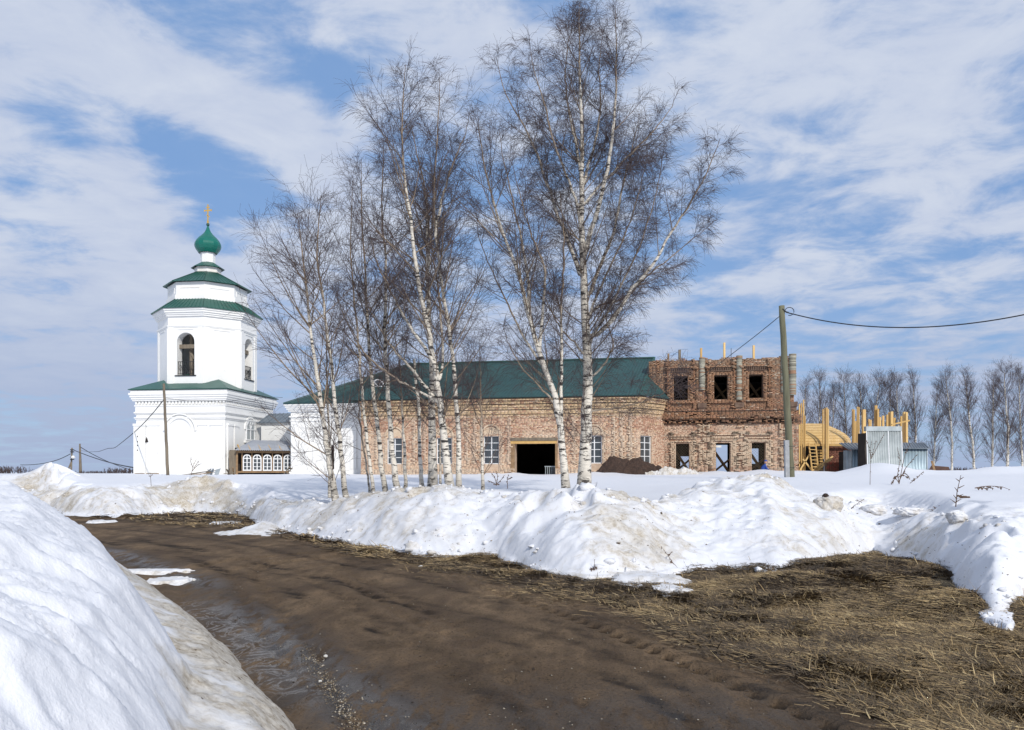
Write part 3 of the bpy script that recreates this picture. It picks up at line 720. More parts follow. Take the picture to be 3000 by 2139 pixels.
# low pyramid roof of the base
def roof_plane(mb, pts, th=.06):
    n = (Vector(pts[1])-Vector(pts[0])).cross(Vector(pts[2])-Vector(pts[0])).normalized()*th
    if n.z < 0: n = -n
    lo = [Vector(p)-n for p in pts]
    mb.poly(pts); mb.poly(lo[::-1])
    for i in range(len(pts)): mb.poly([pts[i], lo[i], lo[(i+1)%len(pts)], pts[(i+1)%len(pts)]])
ea, eb = 3.98, 4.68
cor = [TF(x*ea, y*eb, Zt+6.30) for x, y in ((-1,-1),(1,-1),(1,1),(-1,1))]
top = TF(0, 0, Zt+8.35)
mb = MB()
for i in range(4): roof_plane(mb, [cor[i], cor[(i+1)%4], top])
mb.build('roof', M['green'], tower)
# octagon
OC = Vector(TC); R = 3.75
ov = [Vector((OC.x+math.cos(math.radians(263+22.5+45*k-45)), OC.y+math.sin(math.radians(263+22.5+45*k-45)), 0)) - OC.xy.to_3d() for k in range(8)]
ov = [Vector((math.cos(math.radians(240.5+45*k)), math.sin(math.radians(240.5+45*k)), 0)) for k in range(8)]
def octring(mb, r0, r1, z0, z1):
    for k in range(8):
        a, b = ov[k], ov[(k+1)%8]
        p = lambda v, r, z: (OC.x+v.x*r, OC.y+v.y*r, z)
        mb.hexa([p(a,r1,z0), p(b,r1,z0), p(a,r0,z0), p(b,r0,z0), p(a,r1,z1), p(b,r1,z1), p(a,r0,z1), p(b,r0,z1)])
W0, W1 = Zt+5.4, Zt+12.2
mb = MB(); edge = 2*R*math.sin(math.pi/8)
oframes = []
for k in range(8):
    a, b = ov[k]*R+OC, ov[(k+1)%8]*R+OC
    f = Fr((a.x, a.y, 0), math.atan2(b.y-a.y, b.x-a.x)); oframes.append(f)
    if k % 2 == 0: arch_wall(mb, f, 0, edge, W0, W1, edge/2, 1.42, Zt+7.45, Zt+10.0, thick=.75)
    else: wall_holes(mb, f, 0, edge, W0, W1, [], thick=.75)
belfry = mb.build('belfry_wall', M['plaster'], tower)
for z_, n_ in ((7.35, 'belfry_floor'), (11.7, 'belfry_ceiling')): mb = MB(); mb.poly([(OC.x+v.x*3.0, OC.y+v.y*3.0, Zt+z_) for v in ov]); mb.build(n_, M['oldwood'], tower)
# timber bell frame inside
for f in (oframes[0], oframes[2], oframes[6]):
    mb = MB(); mb.box(f, edge/2-.9, edge/2+.9, .35, .6, Zt+9.55, Zt+9.85)
    mb.beam(f(edge/2, .9, Zt+7.4), f(edge/2, .9, Zt+11), .22)
    mb.beam(f(edge/2-.1, .8, Zt+9.4), f(edge/2+.9, .9, Zt+7.9), .16); mb.beam(f(edge/2+.6, 1.0, Zt+9.6), f(edge/2+.1, 1.0, Zt+10.8), .14)
    mb.build('bell_frame', M['oldwood'], tower)
for f in (oframes[0], oframes[2], oframes[6]):
    mb = MB(); z = Zt+7.45
    mb.box(f, edge/2-.7, edge/2+.7, .12, .16, z+1.02, z+1.07); mb.box(f, edge/2-.7, edge/2+.7, .12, .16, z+.10, z+.14)
    for i in range(9): u = edge/2-.66+i*.165; mb.box(f, u-.012, u+.012, .125, .155, z+.1, z+1.05)
    for i in range(4):
        u = edge/2-.5+i*.33
        mb.tube([f(u+.11*math.cos(q*math.pi/4), .14, z+.58+.22*math.sin(q*math.pi/4)) for q in range(9)], .014, 4)
    mb.build('railing', M['iron'], tower)
for k in (0, 2, 6, 4): mb = MB(); mb.box(oframes[k], edge/2-.85, edge/2+.85, -.08, .1, Zt+7.38, Zt+7.45); mb.build('sill', M['iron'], tower)
mb = MB()
for z0, z1, pr in ((11.10,11.18,.05),(11.18,11.26,.09),(11.95,12.08,.14),(12.08,12.22,.22),(12.22,12.38,.32),(12.38,12.55,.40)): octring(mb, R-.3, R+pr, Zt+z0, Zt+z1)
mb.build('belfry_cornice', M['plaster'], tower)
# corner pilaster strips and small lintel grooves on the octagon
for k in (7, 0, 1, 2, 3):
    f = oframes[k]
    mb = MB(); mb.box(f, .05, .45, -.05, .02, W0+1.2, Zt+11.1); mb.box(f, edge-.45, edge-.05, -.05, .02, W0+1.2, Zt+11.1)
    mb.box(f, .8, edge-.8, -.045, .02, Zt+10.93, Zt+10.98)
    mb.build('pilaster', M['plaster'], tower)
def octroof(name, r0, z0, r1, z1, m='green', seams=0, par=tower):
    mb = MB()
    for k in range(8):
        a, b = ov[k], ov[(k+1)%8]; p = lambda v, r, z: Vector((OC.x+v.x*r, OC.y+v.y*r, z))
        roof_plane(mb, [p(a,r0,z0), p(b,r0,z0), p(b,r1,z1), p(a,r1,z1)], .05)
    o = mb.build(name, M[m], par)
    if seams:
        mb = MB()
        for k in range(8):
            a, b = ov[k], ov[(k+1)%8]
            for i in range(seams+1):
                q = i/seams; lo = p(a,r0,z0).lerp(p(b,r0,z0), q)+Vector((0,0,.015)); q2 = q
                hi = p(a,r1,z1).lerp(p(b,r1,z1), q2)+Vector((0,0,.015))
                mb.beam(lo, hi, .035, .04)
        s = mb.build('roof_seams', M[m], par, kind='stuff'); s.parent = o
    return o
octroof('belfry_roof', R+.52, Zt+12.55, 3.1, Zt+13.42, seams=10)
mb = MB(); octring(mb, 2.0, 3.12, Zt+12.9, Zt+13.75); octring(mb, 2.0, 3.02, Zt+13.75, Zt+14.75)
mb.build('drum', M['plaster'], tower)
for k in (7, 0, 1, 2):
    a, b = ov[k]*3.02+OC, ov[(k+1)%8]*3.02+OC; f = Fr((a.x, a.y, 0), math.atan2(b.y-a.y, b.x-a.x)); L = (b-a).length
    mb = MB(); mb.box(f, .35, L-.35, -.04, .02, Zt+14.28, Zt+14.34); mb.box(f, .35, .40, -.035, .02, Zt+13.9, Zt+14.28); mb.box(f, L-.4, L-.35, -.035, .02, Zt+13.9, Zt+14.28)
    mb.build('drum_panel', M['plaster_worn' if k == 0 else 'plaster'], tower)
octroof('drum_roof', 3.38, Zt+14.78, 1.05, Zt+15.98, seams=8)
mb = MB(); octring(mb, .4, 1.02, Zt+15.6, Zt+16.42); mb.build('lantern', M['plaster_worn'], tower)
octroof('lantern_roof', 1.30, Zt+16.42, .5, Zt+16.92)
mb = MB(); octring(mb, .1, .57, Zt+16.7, Zt+17.72); mb.build('neck', M['plaster'], tower)
mb = MB(); octring(mb, .1, .73, Zt+17.66, Zt+17.74); mb.build('dome_collar', M['greendark'], tower)
zd = Zt+17.66
prof = [(.72,0),(.80,.10),(.93,.28),(1.01,.48),(1.03,.62),(1.0,.80),(.90,1.0),(.74,1.2),(.55,1.38),(.38,1.55),(.25,1.72),(.16,1.9),(.10,2.07),(.06,2.22),(.0,2.24)]
# ribbed dome: 16 gentle facets
mb = MB()
K = 48
i0 = 0
fine = []
for (ra, za), (rb, zb) in zip(prof, prof[1:]):
    for q in (0, .5): fine.append((ra+(rb-ra)*q, za+(zb-za)*q))
fine.append(prof[-1])
mb.lathe((OC.x, OC.y), [(r_, zd+z_) for r_, z_ in fine], 16)
dm = mb.build('dome', M['dome'], tower, smooth=False)
mb = MB(); mb.lathe((OC.x, OC.y), [(.001,zd+2.18),(.10,zd+2.22),(.135,zd+2.32),(.10,zd+2.42),(.001,zd+2.46)], 16); mb.build('ball', M['greendark'], tower, smooth=True)
cf = Fr((OC.x, OC.y, 0), math.radians(-12))
mb = MB(); z = zd+2.4
mb.box(cf, -.045, .045, -.03, .03, z, z+1.55); mb.box(cf, -.30, .30, -.025, .025, z+1.02, z+1.12); mb.box(cf, -.16, .16, -.025, .025, z+1.28, z+1.35)
mb.beam(cf(-.16, 0, z+.72), cf(.16, 0, z+.54), .06)
for u in (-.3, .3): mb.box(cf, u-.03, u+.03, -.035, .035, z+.99, z+1.15)
mb.box(cf, -.07, .07, -.035, .035, z, z+.22)
mb.build('cross', M['gold'], tower)
# exposed brick at the foot
mb = MB(); r_ = random.Random(4)
for a_, b_ in ((402,424),(436,465)):
    mb = MB()
    for px in range(a_, b_, 4): u = uu(px); mb.box(ff, u-.12, u+.10, -.16, .0, 1.45+r_.random()*.03, 1.66)
    mb.build('exposed_footing', M['brownwood'], tower, kind='stuff')

# ------------------------------------------------------------------ long refectory
A = Vector((-10.8, 58.6, 0)); RA = math.radians(-10.6)
RF = Fr(A, RA)
EV = EYE+5.16
ref = empty('church_refectory', (A.x, A.y, 1.3), 'long low church building of lime-stained brick under a green hipped metal roof', 'church hall')
def hole(px0, px1, py0, py1, v=0.0, fr=None):
    fr = fr or RF; a, b = fr.u_at(px0, v), fr.u_at(px1, v); m = (a+b)/2
    return (a, b, fr.z_at(py1, m, v), fr.z_at(py0, m, v))
UE = 19.6
win = [hole(1134,1178,1283,1360), hole(1279,1324,1282,1360), hole(1416.5,1462,1277,1360), hole(1719,1763,1276,1358)]
panel = [(h[0], h[1], h[2]-.48, h[2]-.03) for h in win]
door = hole(1508,1627,1299,1378); door = (door[0], door[1], 1.3, door[3])
holes = win+[door]
mb = MB(); wall_holes(mb, RF, 0, UE, 1.0, EV, holes, 0, .8)
mb.build('wall', M['mortar_l'], ref)
# chamfered end
C0 = RF(UE, 0, 0); C1 = RF(21.3, 2.66, 0); CF = Fr(C0, math.atan2(C1.y-C0.y, C1.x-C0.x)); CL = (C1-C0).length
cw = hole(1876,1909,1277,1357, 0, CF)
mb = MB(); wall_holes(mb, CF, .02, CL, 1.0, EV, [cw], 0, .8); mb.build('end_wall', M['mortar_l'], ref)
def off_ref(u, z):
    h = EV-z; o = np.zeros_like(u)
    o = np.where(h < .78, .05, o); o = np.where(h < .60, .10, o); o = np.where(h < .42, .16, o); o = np.where(h < .27, .22, o); o = np.where(h < .14, .29, o)
    o = np.where((h > 1.18) & (h < 1.30), .07, o); o = np.where((h > 1.30) & (h < 1.38), .035, o)
    o = np.where(z < 2.0, .08, o)
    return o
PIL = []
for px in (1075,1105,1215,1245,1368,1392,1492,1650,1682,1800,1822,1848):
    u = RF.u_at(px); PIL.append(u)
def off_ref_w(u, z):
    o = off_ref(u, z); h = EV-z
    for q in PIL: o = np.where((np.abs(u-q) < .15) & (h > 1.38) & (h < 4.6) , .07, o)
    for hh in win: # window surrounds
        m = (u > hh[0]-.28) & (u < hh[0]-.0) & (z > hh[2]-.4) & (z < hh[3]+.4) | (u < hh[1]+.28) & (u > hh[1]) & (z > hh[2]-.4) & (z < hh[3]+.4)
        o = np.where(m, .045, o)
    return o
CREAM = (.68,.52,.385); PINK = (.62,.43,.315); RED = (.40,.205,.135); DKRED = (.26,.13,.09); OCH = (.58,.43,.26); SOOT = (.10,.07,.055); PALE = (.68,.57,.45)
def col_ref(u, z, rv, seed=0):
    h = EV-z
    p1 = fbm(u, z, .55, 4, 401+seed); p2 = fbm(u, z*1.4, 1.3, 4, 402+seed)
    top = sstep(1.45, 1.1, h); mid = sstep(1.25, 1.5, h)*sstep(2.7, 2.1, h); low = 1-np.clip(top+mid, 0, 1)
    red = np.clip(.08+1.15*p1+.25*p2, .02, .75)
    w = np.stack([
        low*(.75*(1-red))+mid*.30*(1-red)+top*.25,
        low*(.45)+mid*.40,
        low*(red*.8)+mid*(.35+red*.6)+top*np.clip(p2*.8, 0, .4),
        low*.05+mid*.15+top*(.06+.25*sstep(.5,.35,h)*(rv[:,1] > .3)),
        top*.85+mid*.10,
        .015+.10*((h > .6) & (h < .75)) + .12*((h > .25)&(h < .36)), low*.25*(1-red)], 1)
    c = pick(rv[:,0], w, [CREAM, PINK, RED, DKRED, OCH, SOOT, PALE])
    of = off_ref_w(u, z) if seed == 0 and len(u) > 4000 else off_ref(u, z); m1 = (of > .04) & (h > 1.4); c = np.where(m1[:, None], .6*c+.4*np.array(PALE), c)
    ln = (np.abs(h-.80) < .045) | (np.abs(h-1.17) < .04) | (np.abs(h-.44) < .03); c = np.where(ln[:, None], c*.35, c)  # thin dark lines: shade painted along the cornice steps
    return c*(.88+.24*rv[:,1:2])
ring = [(h[0]-.0, h[1]+.0, h[2]-.48, h[3]) for h in win]+[door]
tymp = [((h[0]+h[1])/2, h[3]+.12, (h[1]-h[0])/2+.02) for h in win]
B, o_, c_ = bricks(RF, 0.0, UE, 1.3, EV-.02, ring, col_ref, off_ref_w, seed=3)
keep = np.ones(len(B), bool)
for cu_, zz, rr in tymp: keep &= ~(((B[:,4]-cu_)/rr)**2+((B[:,5]-zz)/(rr*.85))**2 < 1) | (B[:,5] < zz)
bricks_to_mesh('brickwork', RF, B[keep], o_[keep], c_[keep], ref)
B, o_, c_ = bricks(CF, .0, CL, 1.3, EV-.02, [(cw[0], cw[1], cw[2]-.1, cw[3])], lambda u, z, r: col_ref(u+30, z, r), off_ref, seed=4)
bricks_to_mesh('end_brickwork', CF, B, o_, c_, ref)
# cut off corner return at the left of the brick part
LFm = Fr(RF(0, 1.2, 0), RA-math.pi/2)
mb = MB(); mb.box(RF, .003, .8, .01, 1.6, 1.0, EV-.003); mb.build('corner_return', M['mortar_l'], ref)
# cream tympana over the windows
for cu_, zz, rr in tymp:
    mb = MB(); n = 14
    pts = [(cu_+rr*math.cos(math.pi*i/n), zz+rr*.85*math.sin(math.pi*i/n)) for i in range(n+1)]
    mb.poly([RF(a, -.02, b) for a, b in pts][::-1])
    for a, b in zip(pts, pts[1:]): mb.poly([RF(a[0], -.02, a[1]), RF(b[0], -.02, b[1]), RF(b[0], .1, b[1]), RF(a[0], .1, a[1])])
    mb.build('tympanum', M['ochreplaster'], ref)
    mb = MB(); arch_band(mb, RF, cu_, zz, rr+.01, rr+.12, -.09, .0, 16); mb.build('arch_surround', M['ochreplaster'], ref)
def sash(fr, h, parent, v=.10, cols=2, rows=4):
    u0, u1, z0, z1 = h; mb = MB(); t = .06
    mb.box(fr, u0, u0+t, v, v+.09, z0, z1); mb.box(fr, u1-t, u1, v, v+.09, z0, z1); mb.box(fr, u0+t, u1-t, v, v+.09, z1-t, z1); mb.box(fr, u0+t, u1-t, v, v+.09, z0, z0+t)
    for i in range(1, cols): u = u0+(u1-u0)*i/cols; mb.box(fr, u-.035, u+.035, v+.01, v+.08, z0+t, z1-t)
    for j in range(1, rows):
        z = z0+(z1-z0)*j/rows
        for i in range(cols):
            a = u0+t if i == 0 else u0+(u1-u0)*i/cols+.035; b = u1-t if i == cols-1 else u0+(u1-u0)*(i+1)/cols-.035
            mb.box(fr, a, b, v+.02, v+.075, z-.022, z+.022)
    w = mb.build('window', M['frame'], parent)
    for j in range(rows):
        for i in range(cols):
            a = u0+(u1-u0)*i/cols+.03; b = u0+(u1-u0)*(i+1)/cols-.03; c = z0+(z1-z0)*j/rows+.02; d = z0+(z1-z0)*(j+1)/rows-.02
            g = MB(); g.box(fr, a, b, v+.045+random.random()*.006, v+.055, c, d); go = g.build('pane', M['clearglass'], parent); go.parent = w
    return w
for h in win:
    sash(RF, h, ref)
    mb = MB(); mb.box(RF, h[0], h[1], .03, .10, h[2]-.48, h[2]-.02); mb.build('apron_panel', M['zincblue'], ref)
sash(CF, cw, ref)
# doorway
mb = MB(); mb.box(RF, door[0]-.26, door[1]+.12, -.13, .05, door[3]+.17, door[3]+.38); mb.build('lintel', M['oldwood'], ref)
mb = MB(); mb.box(RF, door[0]-.28, door[1]+.1, -.10, .05, door[3]-.02, door[3]+.16); mb.build('door_beam', M['pine2'], ref)
mb = MB(); mb.box(RF, door[0]-.26, door[0]+.0, -.09, .05, 1.2, door[3]-.02); mb.build('door_jamb', M['brownwood'], ref)
mb = MB(); mb.box(RF, door[1], door[1]+.16, -.07, .05, 1.2, door[3]-.02); mb.build('door_jamb', M['brownwood'], ref)
mb = MB()
for i in range(6): mb.beam(RF(door[1]-.75+i*.13, .5, 1.4), RF(door[1]-.75+i*.13, .5, 2.15), .035)
mb.box(RF, door[1]-.82, door[1]-.02, .48, .54, 1.5, 1.56); mb.box(RF, door[1]-.82, door[1]-.02, .48, .54, 2.1, 2.16); mb.build('door_grille', M['zinc'], ref)
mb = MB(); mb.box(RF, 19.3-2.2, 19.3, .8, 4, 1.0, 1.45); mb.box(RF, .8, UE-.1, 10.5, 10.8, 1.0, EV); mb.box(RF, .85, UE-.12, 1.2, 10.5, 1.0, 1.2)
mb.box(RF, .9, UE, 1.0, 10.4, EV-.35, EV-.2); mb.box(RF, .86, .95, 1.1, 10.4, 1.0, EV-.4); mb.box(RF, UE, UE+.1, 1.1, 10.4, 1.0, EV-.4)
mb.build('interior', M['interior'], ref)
# whitewashed left end, set back
mb = MB(); wd = hole(958,979,1305,1379,2.0)
wall_holes(mb, RF, -6.35, -.0, 1.0, EV-.02, [wd], 2.0, .8)
mb.box(RF, -6.35, -5.5, 2.85, 10, 1.0, EV-.02); mb.build('white_wall', M['plaster'], ref)
mb = MB(); mb.box(RF, -5.4, -.1, 3.4, 3.6, 1.0, EV-.1); mb.build('white_wall_interior', M['interior'], ref)
mb = MB()
for z0, z1, pr in ((-.14,0,.40),(-.28,-.14,.32),(-.42,-.28,.24),(-.56,-.42,.15),(-1.0,-.9,.10),(-1.30,-1.22,.07)):
    mb.box(RF, -6.35-pr, .02, 2.0-pr, 2.01, EV+z0, EV+z1); mb.box(RF, -6.35-pr, -6.34, 2.012, 6, EV+z0, EV+z1)
mb.box(RF, -6.45, -.02, 1.9, 2.01, 1.0, 1.95)
mb.build('white_cornice', M['plaster'], ref)
for a, b in ((-6.3,-5.7),(-5.4,-4.9),(-3.6,-3.1),(-1.6,-1.1),(-.8,-.35)):
    mb = MB(); mb.box(RF, a, b, 1.93, 2.01, 1.96, EV-1.32); mb.build('pilaster', M['plaster'], ref)
# broken ragged bricks where white wall meets brick
# roof
zr = EYE+8.49; EO = .38
R0, R1 = RF(1.7, 6, zr), RF(20.6, 6, zr)
ea_ = RF(-6.75, 1.55, EV+.02); eb_ = RF(.0-.9, 1.55, EV+.02)
e0, e1 = RF(-.95, -EO, EV+.06), RF(UE+.1, -EO, EV+.06)
k0 = RF(21.75, 2.72, EV+.0)
mb = MB()
roof_plane(mb, [e0, e1, R1, R0], .07)
roof_plane(mb, [ea_, RF(-.95, 1.55, EV+.02), R0+Vector((0,0,-.02))], .07)
roof_plane(mb, [RF(-.95,1.55,EV+.02), e0, R0+Vector((0,0,-.01))], .07)
roof_plane(mb, [e1+Vector((.0,0,-.003)), k0, R1+Vector((.02,0,-.003))], .07)
roof_plane(mb, [ea_, R0, RF(-6.75, 10.5, EV)], .07)
roof_plane(mb, [RF(-6.75,10.5,EV), R0, R1, RF(UE+.1, 12.3, EV)], .07)
rf = mb.build('roof', M['greenmain'], ref)
mb = MB(); n = 88
def on_roof(u, q, lift=.03):
    a = e0.lerp(e1, u); b = R0.lerp(R1, u); return a.lerp(b, q)+Vector((0,0,lift))
for i in range(n+1):
    u = i/n; mb.beam(on_roof(u, 0, .02), on_roof(u, 1, .02), .03, .03)
for i in range(1, 15):
    q = i/15; a = ea_.lerp(e0, q); mb.beam(a+Vector((0,0,.03)), a.lerp(R0, 1-abs(0))*1.0 if False else a.lerp(R0, .999)+Vector((0,0,.02)), .03, .04)
s = mb.build('roof_seams', M['greenmain'], ref, kind='stuff'); s.parent = rf
mb = MB(); mb.beam(R0+Vector((0,0,.05)), R1+Vector((0,0,.05)), .22, .08); mb.beam(ea_+Vector((0,0,.04)), R0+Vector((0,0,.06)), .16, .05); mb.beam(e1+Vector((0,0,.04)), R1+Vector((0,0,.06)), .16, .05)
mb.build('ridge_cap', M['greendark'], ref)
# half-round dormer
mb = MB()
def roofpt(px, py):  # hit roof left plane roughly
    return None
dq = Fr(e0.lerp(R0, .38)+Vector((.5,-.35,0)), RA); dz_ = e0.lerp(R0, .38).z-.1; dq.o = Vector((dq.o.x, dq.o.y, 0))
arch_band(mb, dq, 0, dz_, .42, .52, -.05, .06, 14); mb.box(dq, -.52, .52, -.05, .06, dz_-.1, dz_)
mb.beam(dq(0, 0, dz_), dq(-.3, 0, dz_+.33), .05); mb.beam(dq(0, 0, dz_), dq(.3, 0, dz_+.33), .05)
w = mb.build('dormer', M['frame'], ref)
mb = MB(); pts = [dq(.45*math.cos(math.pi*i/12), .01, dz_+.45*math.sin(math.pi*i/12)) for i in range(13)]; mb.poly(pts[::-1])
g = mb.build('pane', M['clearglass'], ref); g.parent = w
mb = MB()
for i in range(12):
    a, b = math.pi*i/12, math.pi*(i+1)/12
    mb.poly([dq(.56*math.cos(a), -.06, dz_+.56*math.sin(a)), dq(.56*math.cos(b), -.06, dz_+.56*math.sin(b)), dq(.56*math.cos(b), 1.6, dz_+.56*math.sin(b)), dq(.56*math.cos(a), 1.6, dz_+.56*math.sin(a))])
mb.build('dormer_roof', M['greenmain'], ref)

# ------------------------------------------------------------------ link between tower and refectory, and the glazed porch
lk = RF(-8.2, 4.5, 0)
link_ = empty('connecting_passage', (lk.x, lk.y, 1.3), 'low white passage with a grey metal roof joining the bell tower to the brick hall', 'passage')
LA = fs(cu+1.6, 0, 0)
La = Vector((-20.3, 66.3, 0)); Lb = RF(-6.3, 5.0, 0)
LFr = Fr(La, math.atan2(Lb.y-La.y, Lb.x-La.x)); LL = (Lb-La).length
zt = LFr.z_at(1238, LL*.5)
mb = MB(); mb.box(LFr, -.0, LL+.1, 0, 2.5, 1.0, zt); mb.build('wall', M['plaster'], link_)
mb = MB(); roof_plane(mb, [LFr(-.2,-.25,zt+.02), LFr(LL+.1,-.25,zt+.02), LFr(LL+.1,1.3,zt+.85), LFr(-.2,1.3,zt+.85)], .06)
roof_plane(mb, [LFr(-.2,2.8,zt+.02), LFr(LL+.1,2.8,zt+.02), LFr(LL+.1,1.3,zt+.85), LFr(-.2,1.3,zt+.85)], .06); mb.build('roof', M['zincroof'], link_)
mb = MB()
for i in range(12): q = i/11*(LL); mb.beam(LFr(q,-.25,zt+.04), LFr(q,1.3,zt+.87), .04, .05)
mb.build('roof_seams', M['zincroof'], link_, kind='stuff')

PFo = RF(-12.1, 1.6, 0)
pa = Vector(((696-1500)/FL*61.2, 61.2, 0)); pb = RF(-6.5, 3.0, 0)
porch = empty('glazed_porch', (pa.x, pa.y, 1.3), 'glazed timber porch with a row of white arched windows under a corrugated lean-to roof', 'porch')
PF = Fr(pa, math.atan2(pb.y-pa.y, pb.x-pa.x)+math.radians(2)); PL = PF.u_at(853)
zp0, zp1 = PF.z_at(1385, PL/2), PF.z_at(1327, PL/2)
mb = MB(); mb.box(PF, -.12, PL, -.02, .12, zp1-.02, zp1+.16); mb.box(PF, -.12, PL, -.02, .10, zp0+.0, zp0+.12)
mb.box(PF, -.12, .02, -.05, .15, 1.2, zp1-.02); mb.build('frame', M['brownwood'], porch)
nb = 5; us_ = [PF.u_at(p) for p in (709,738,768,798,828,857)]
for i in range(nb):
    a, b = us_[i], us_[i+1]; cc = (a+b)/2; r_ = (b-a)/2-.05
    mb = MB(); mb.box(PF, a-.035, a+.035, -.045, .06, zp0+.12, zp1-.02); mb.build('post', M['brownwood'], porch)
    arched_window(PF, cc, zp0+.14, zp1-.12-r_, r_, porch, v=.0, bars=3)
for i in range(6): mb = MB(); u = us_[0]-.2+i*.75; mb.beam(PF(u, -.45, zp1+.20), PF(u, 1.2, zp1+.62), .09); mb.build('rafter', M['pine2'], porch)
mb = MB(); mb.box(PF, -.1, PL, 1.0, 1.1, 1.0, zp1+.4); mb.build('back_wall', M['interior'], porch)
# corrugated roof
u0p, u1p = PF.u_at(690)-.1, PF.u_at(857)
xs = np.linspace(u0p, u1p, 150); V = []; 
for v_, z_ in ((-.55, zp1+.20), (2.6, zp1+1.05)):
    for k, x_ in enumerate(xs):
        x2 = x_ if v_ < 0 else u0p+1.6+(x_-u0p)*(u1p-u0p-1.6)/(u1p-u0p)
        V.append(PF(x2, v_, z_+.028*math.sin(k*2*math.pi/5))-porch.location)
V += [v-Vector((0,0,.03)) for v in V]
nn = len(xs); Q = [(i, i+1, nn+i+1, nn+i) for i in range(nn-1)]+[(2*nn+i, 3*nn+i, 3*nn+i+1, 2*nn+i+1) for i in range(nn-1)]+[(i+1, i, 2*nn+i, 2*nn+i+1) for i in range(nn-1)]
link('roof', mesh_np('roof', V, Q), M['slate'], porch)
mb = MB(); mb.box(PF, -.6, -.12, .0, .1, 1.2, zp1+.1); mb.box(PF, -.5, -.1, .02, 1.5, zp1+.1, zp1+.2); mb.build('side_board', M['oldwood'], porch)
# ------------------------------------------------------------------ brick church without a roof
HF = Fr(RF(0, 2.8, 0), RA)                 # same direction, set back; u as on the refectory
church = empty('brick_church', (HF(25,0,0).x, HF(25,0,0).y, 1.3), 'roofless two-storey ruined brick church front with empty window openings and half columns', 'church')
ZT = EYE+8.05; UL, UR = 20.25, HF.u_at(2326)
def hh_(a, b, c, d): return hole(a, b, c, d, 0, HF)
lowh = [hh_(1980,2019,1300,1374), hh_(2097,2140,1297,1377), hh_(2202,2243,1297,1377)]
lowh = [(a, b, 1.55, d) for a, b, c, d in lowh]
uph = [hh_(1974,2015,1103,1172), hh_(2092,2132,1100,1170), hh_(2194,2235,1098,1166)]
ZM = HF.z_at(1243, 25)
mb = MB(); wall_holes(mb, HF, UL, UR, ZM, ZT-.22, uph, 0, .9); mb.build('upper_wall', M['mortar_d'], church)
mb = MB(); wall_holes(mb, HF, UL, UR, 1.0, ZM-.002, lowh, 0, .9); mb.build('lower_wall', M['mortar_l'], church)
ZM = HF.z_at(1243, 25)      # underside of the middle cornice
ZMt = HF.z_at(1206, 25)     # top of the middle band
mb = MB()
for px in (2057, 2165):
    pass
def off_ch(u, z):
    o = np.zeros_like(u)
    h = z-ZM
    o = np.where((h > 0) & (h < .09), .06, o)
    dn = (np.mod(u, .36) < .20)
    o = np.where((h >= .09) & (h < .30), np.where(dn, .20, .03), o)
    o = np.where((h >= .30) & (h < .42), .27, o); o = np.where((h >= .42) & (h < .60), .34, o)
    t_ = np.clip((h-.60)/(ZMt-ZM-.6), 0, 1); o = np.where((h >= .60) & (z < ZMt), .34-.27*t_, o)
    o = np.where((z >= ZMt) & (z < ZMt+.10), .12, o)
    o = np.where(z < 2.05, .10, o)
    for hh in lowh:
        inn = (u > hh[0]-.42) & (u < hh[1]+.42)
        o = np.where(inn & (z < hh[3]+.22) & ((u < hh[0]-.0) | (u > hh[1])), np.where((u > hh[0]-.16) & (u < hh[1]+.16), .05, .09), o)
        o = np.where(inn & (z >= hh[3]+.10) & (z < hh[3]+.22), .12, o); o = np.where(inn & (z >= hh[3]+.32) & (z < hh[3]+.40), .10, o)
        o = np.where(inn & (z >= hh[3]+.50) & (z < hh[3]+.58), .14, o)
        o = np.where(((np.abs(u-hh[0]+.30) < .17) | (np.abs(u-hh[1]-.30) < .17)) & (z >= hh[3]+.58) & (z < hh[3]+.78), .20, o)
    for hh in uph:
        inn = (u > hh[0]-.34) & (u < hh[1]+.34)
        o = np.where(inn & (z > hh[2]-.1) & (z < hh[3]+.28) & ((u < hh[0]) | (u > hh[1]) | (z > hh[3])), np.where((u > hh[0]-.12) & (u < hh[1]+.12), .04, .09), o)
        o = np.where(inn & (z > hh[2]-.22) & (z <= hh[2]-.08), .15, o)
        o = np.where(inn & (z > hh[3]+.58) & (z <= hh[3]+.66), .12, o)
        o = np.where(((np.abs(u-hh[0]+.42) < .10) | (np.abs(u-hh[1]-.42) < .10)) & (z > hh[2]-.5), .10, o)
        o = np.where(((np.abs(u-hh[0]+.42) < .17) | (np.abs(u-hh[1]-.42) < .17)) & (z > hh[3]+.45) & (z < hh[3]+.62), .20, o)
        o = np.where(((np.abs(u-hh[0]+.42) < .15) | (np.abs(u-hh[1]-.42) < .15)) & (z > hh[2]-.75) & (z < hh[2]-.5), .14, o)
        o = np.where(((np.abs(u-hh[0]+.42) < .15) | (np.abs(u-hh[1]-.42) < .15)) & (z > hh[2]+.45) & (z < hh[2]+.60), .15, o)
    # paired pilaster strips, lower storey
    for px in (2062, 2170, 2300):
        q = HF.u_at(px)
        for s in (-.27, 0, .27): o = np.where((np.abs(u-q-s) < .085) & (z < ZM-.02) & (z > 2.75), .11, o)
        o = np.where((np.abs(u-q) < .42) & (z > 2.62) & (z < 2.76), .17, o); o = np.where((np.abs(u-q) < .36) & (z > 1.6) & (z < 2.62) & (np.abs(u-q) > .14), .12, o)
    o = np.where((z > ZT-.0), .05, o)
    # corbelled left upper edge
    o = o*1.35
    o = np.where((u < UL+.7) & (z > ZT-1.3), .05+.05*np.floor(np.clip((z-ZT+1.3)/.26, 0, 4)), o)
    return o
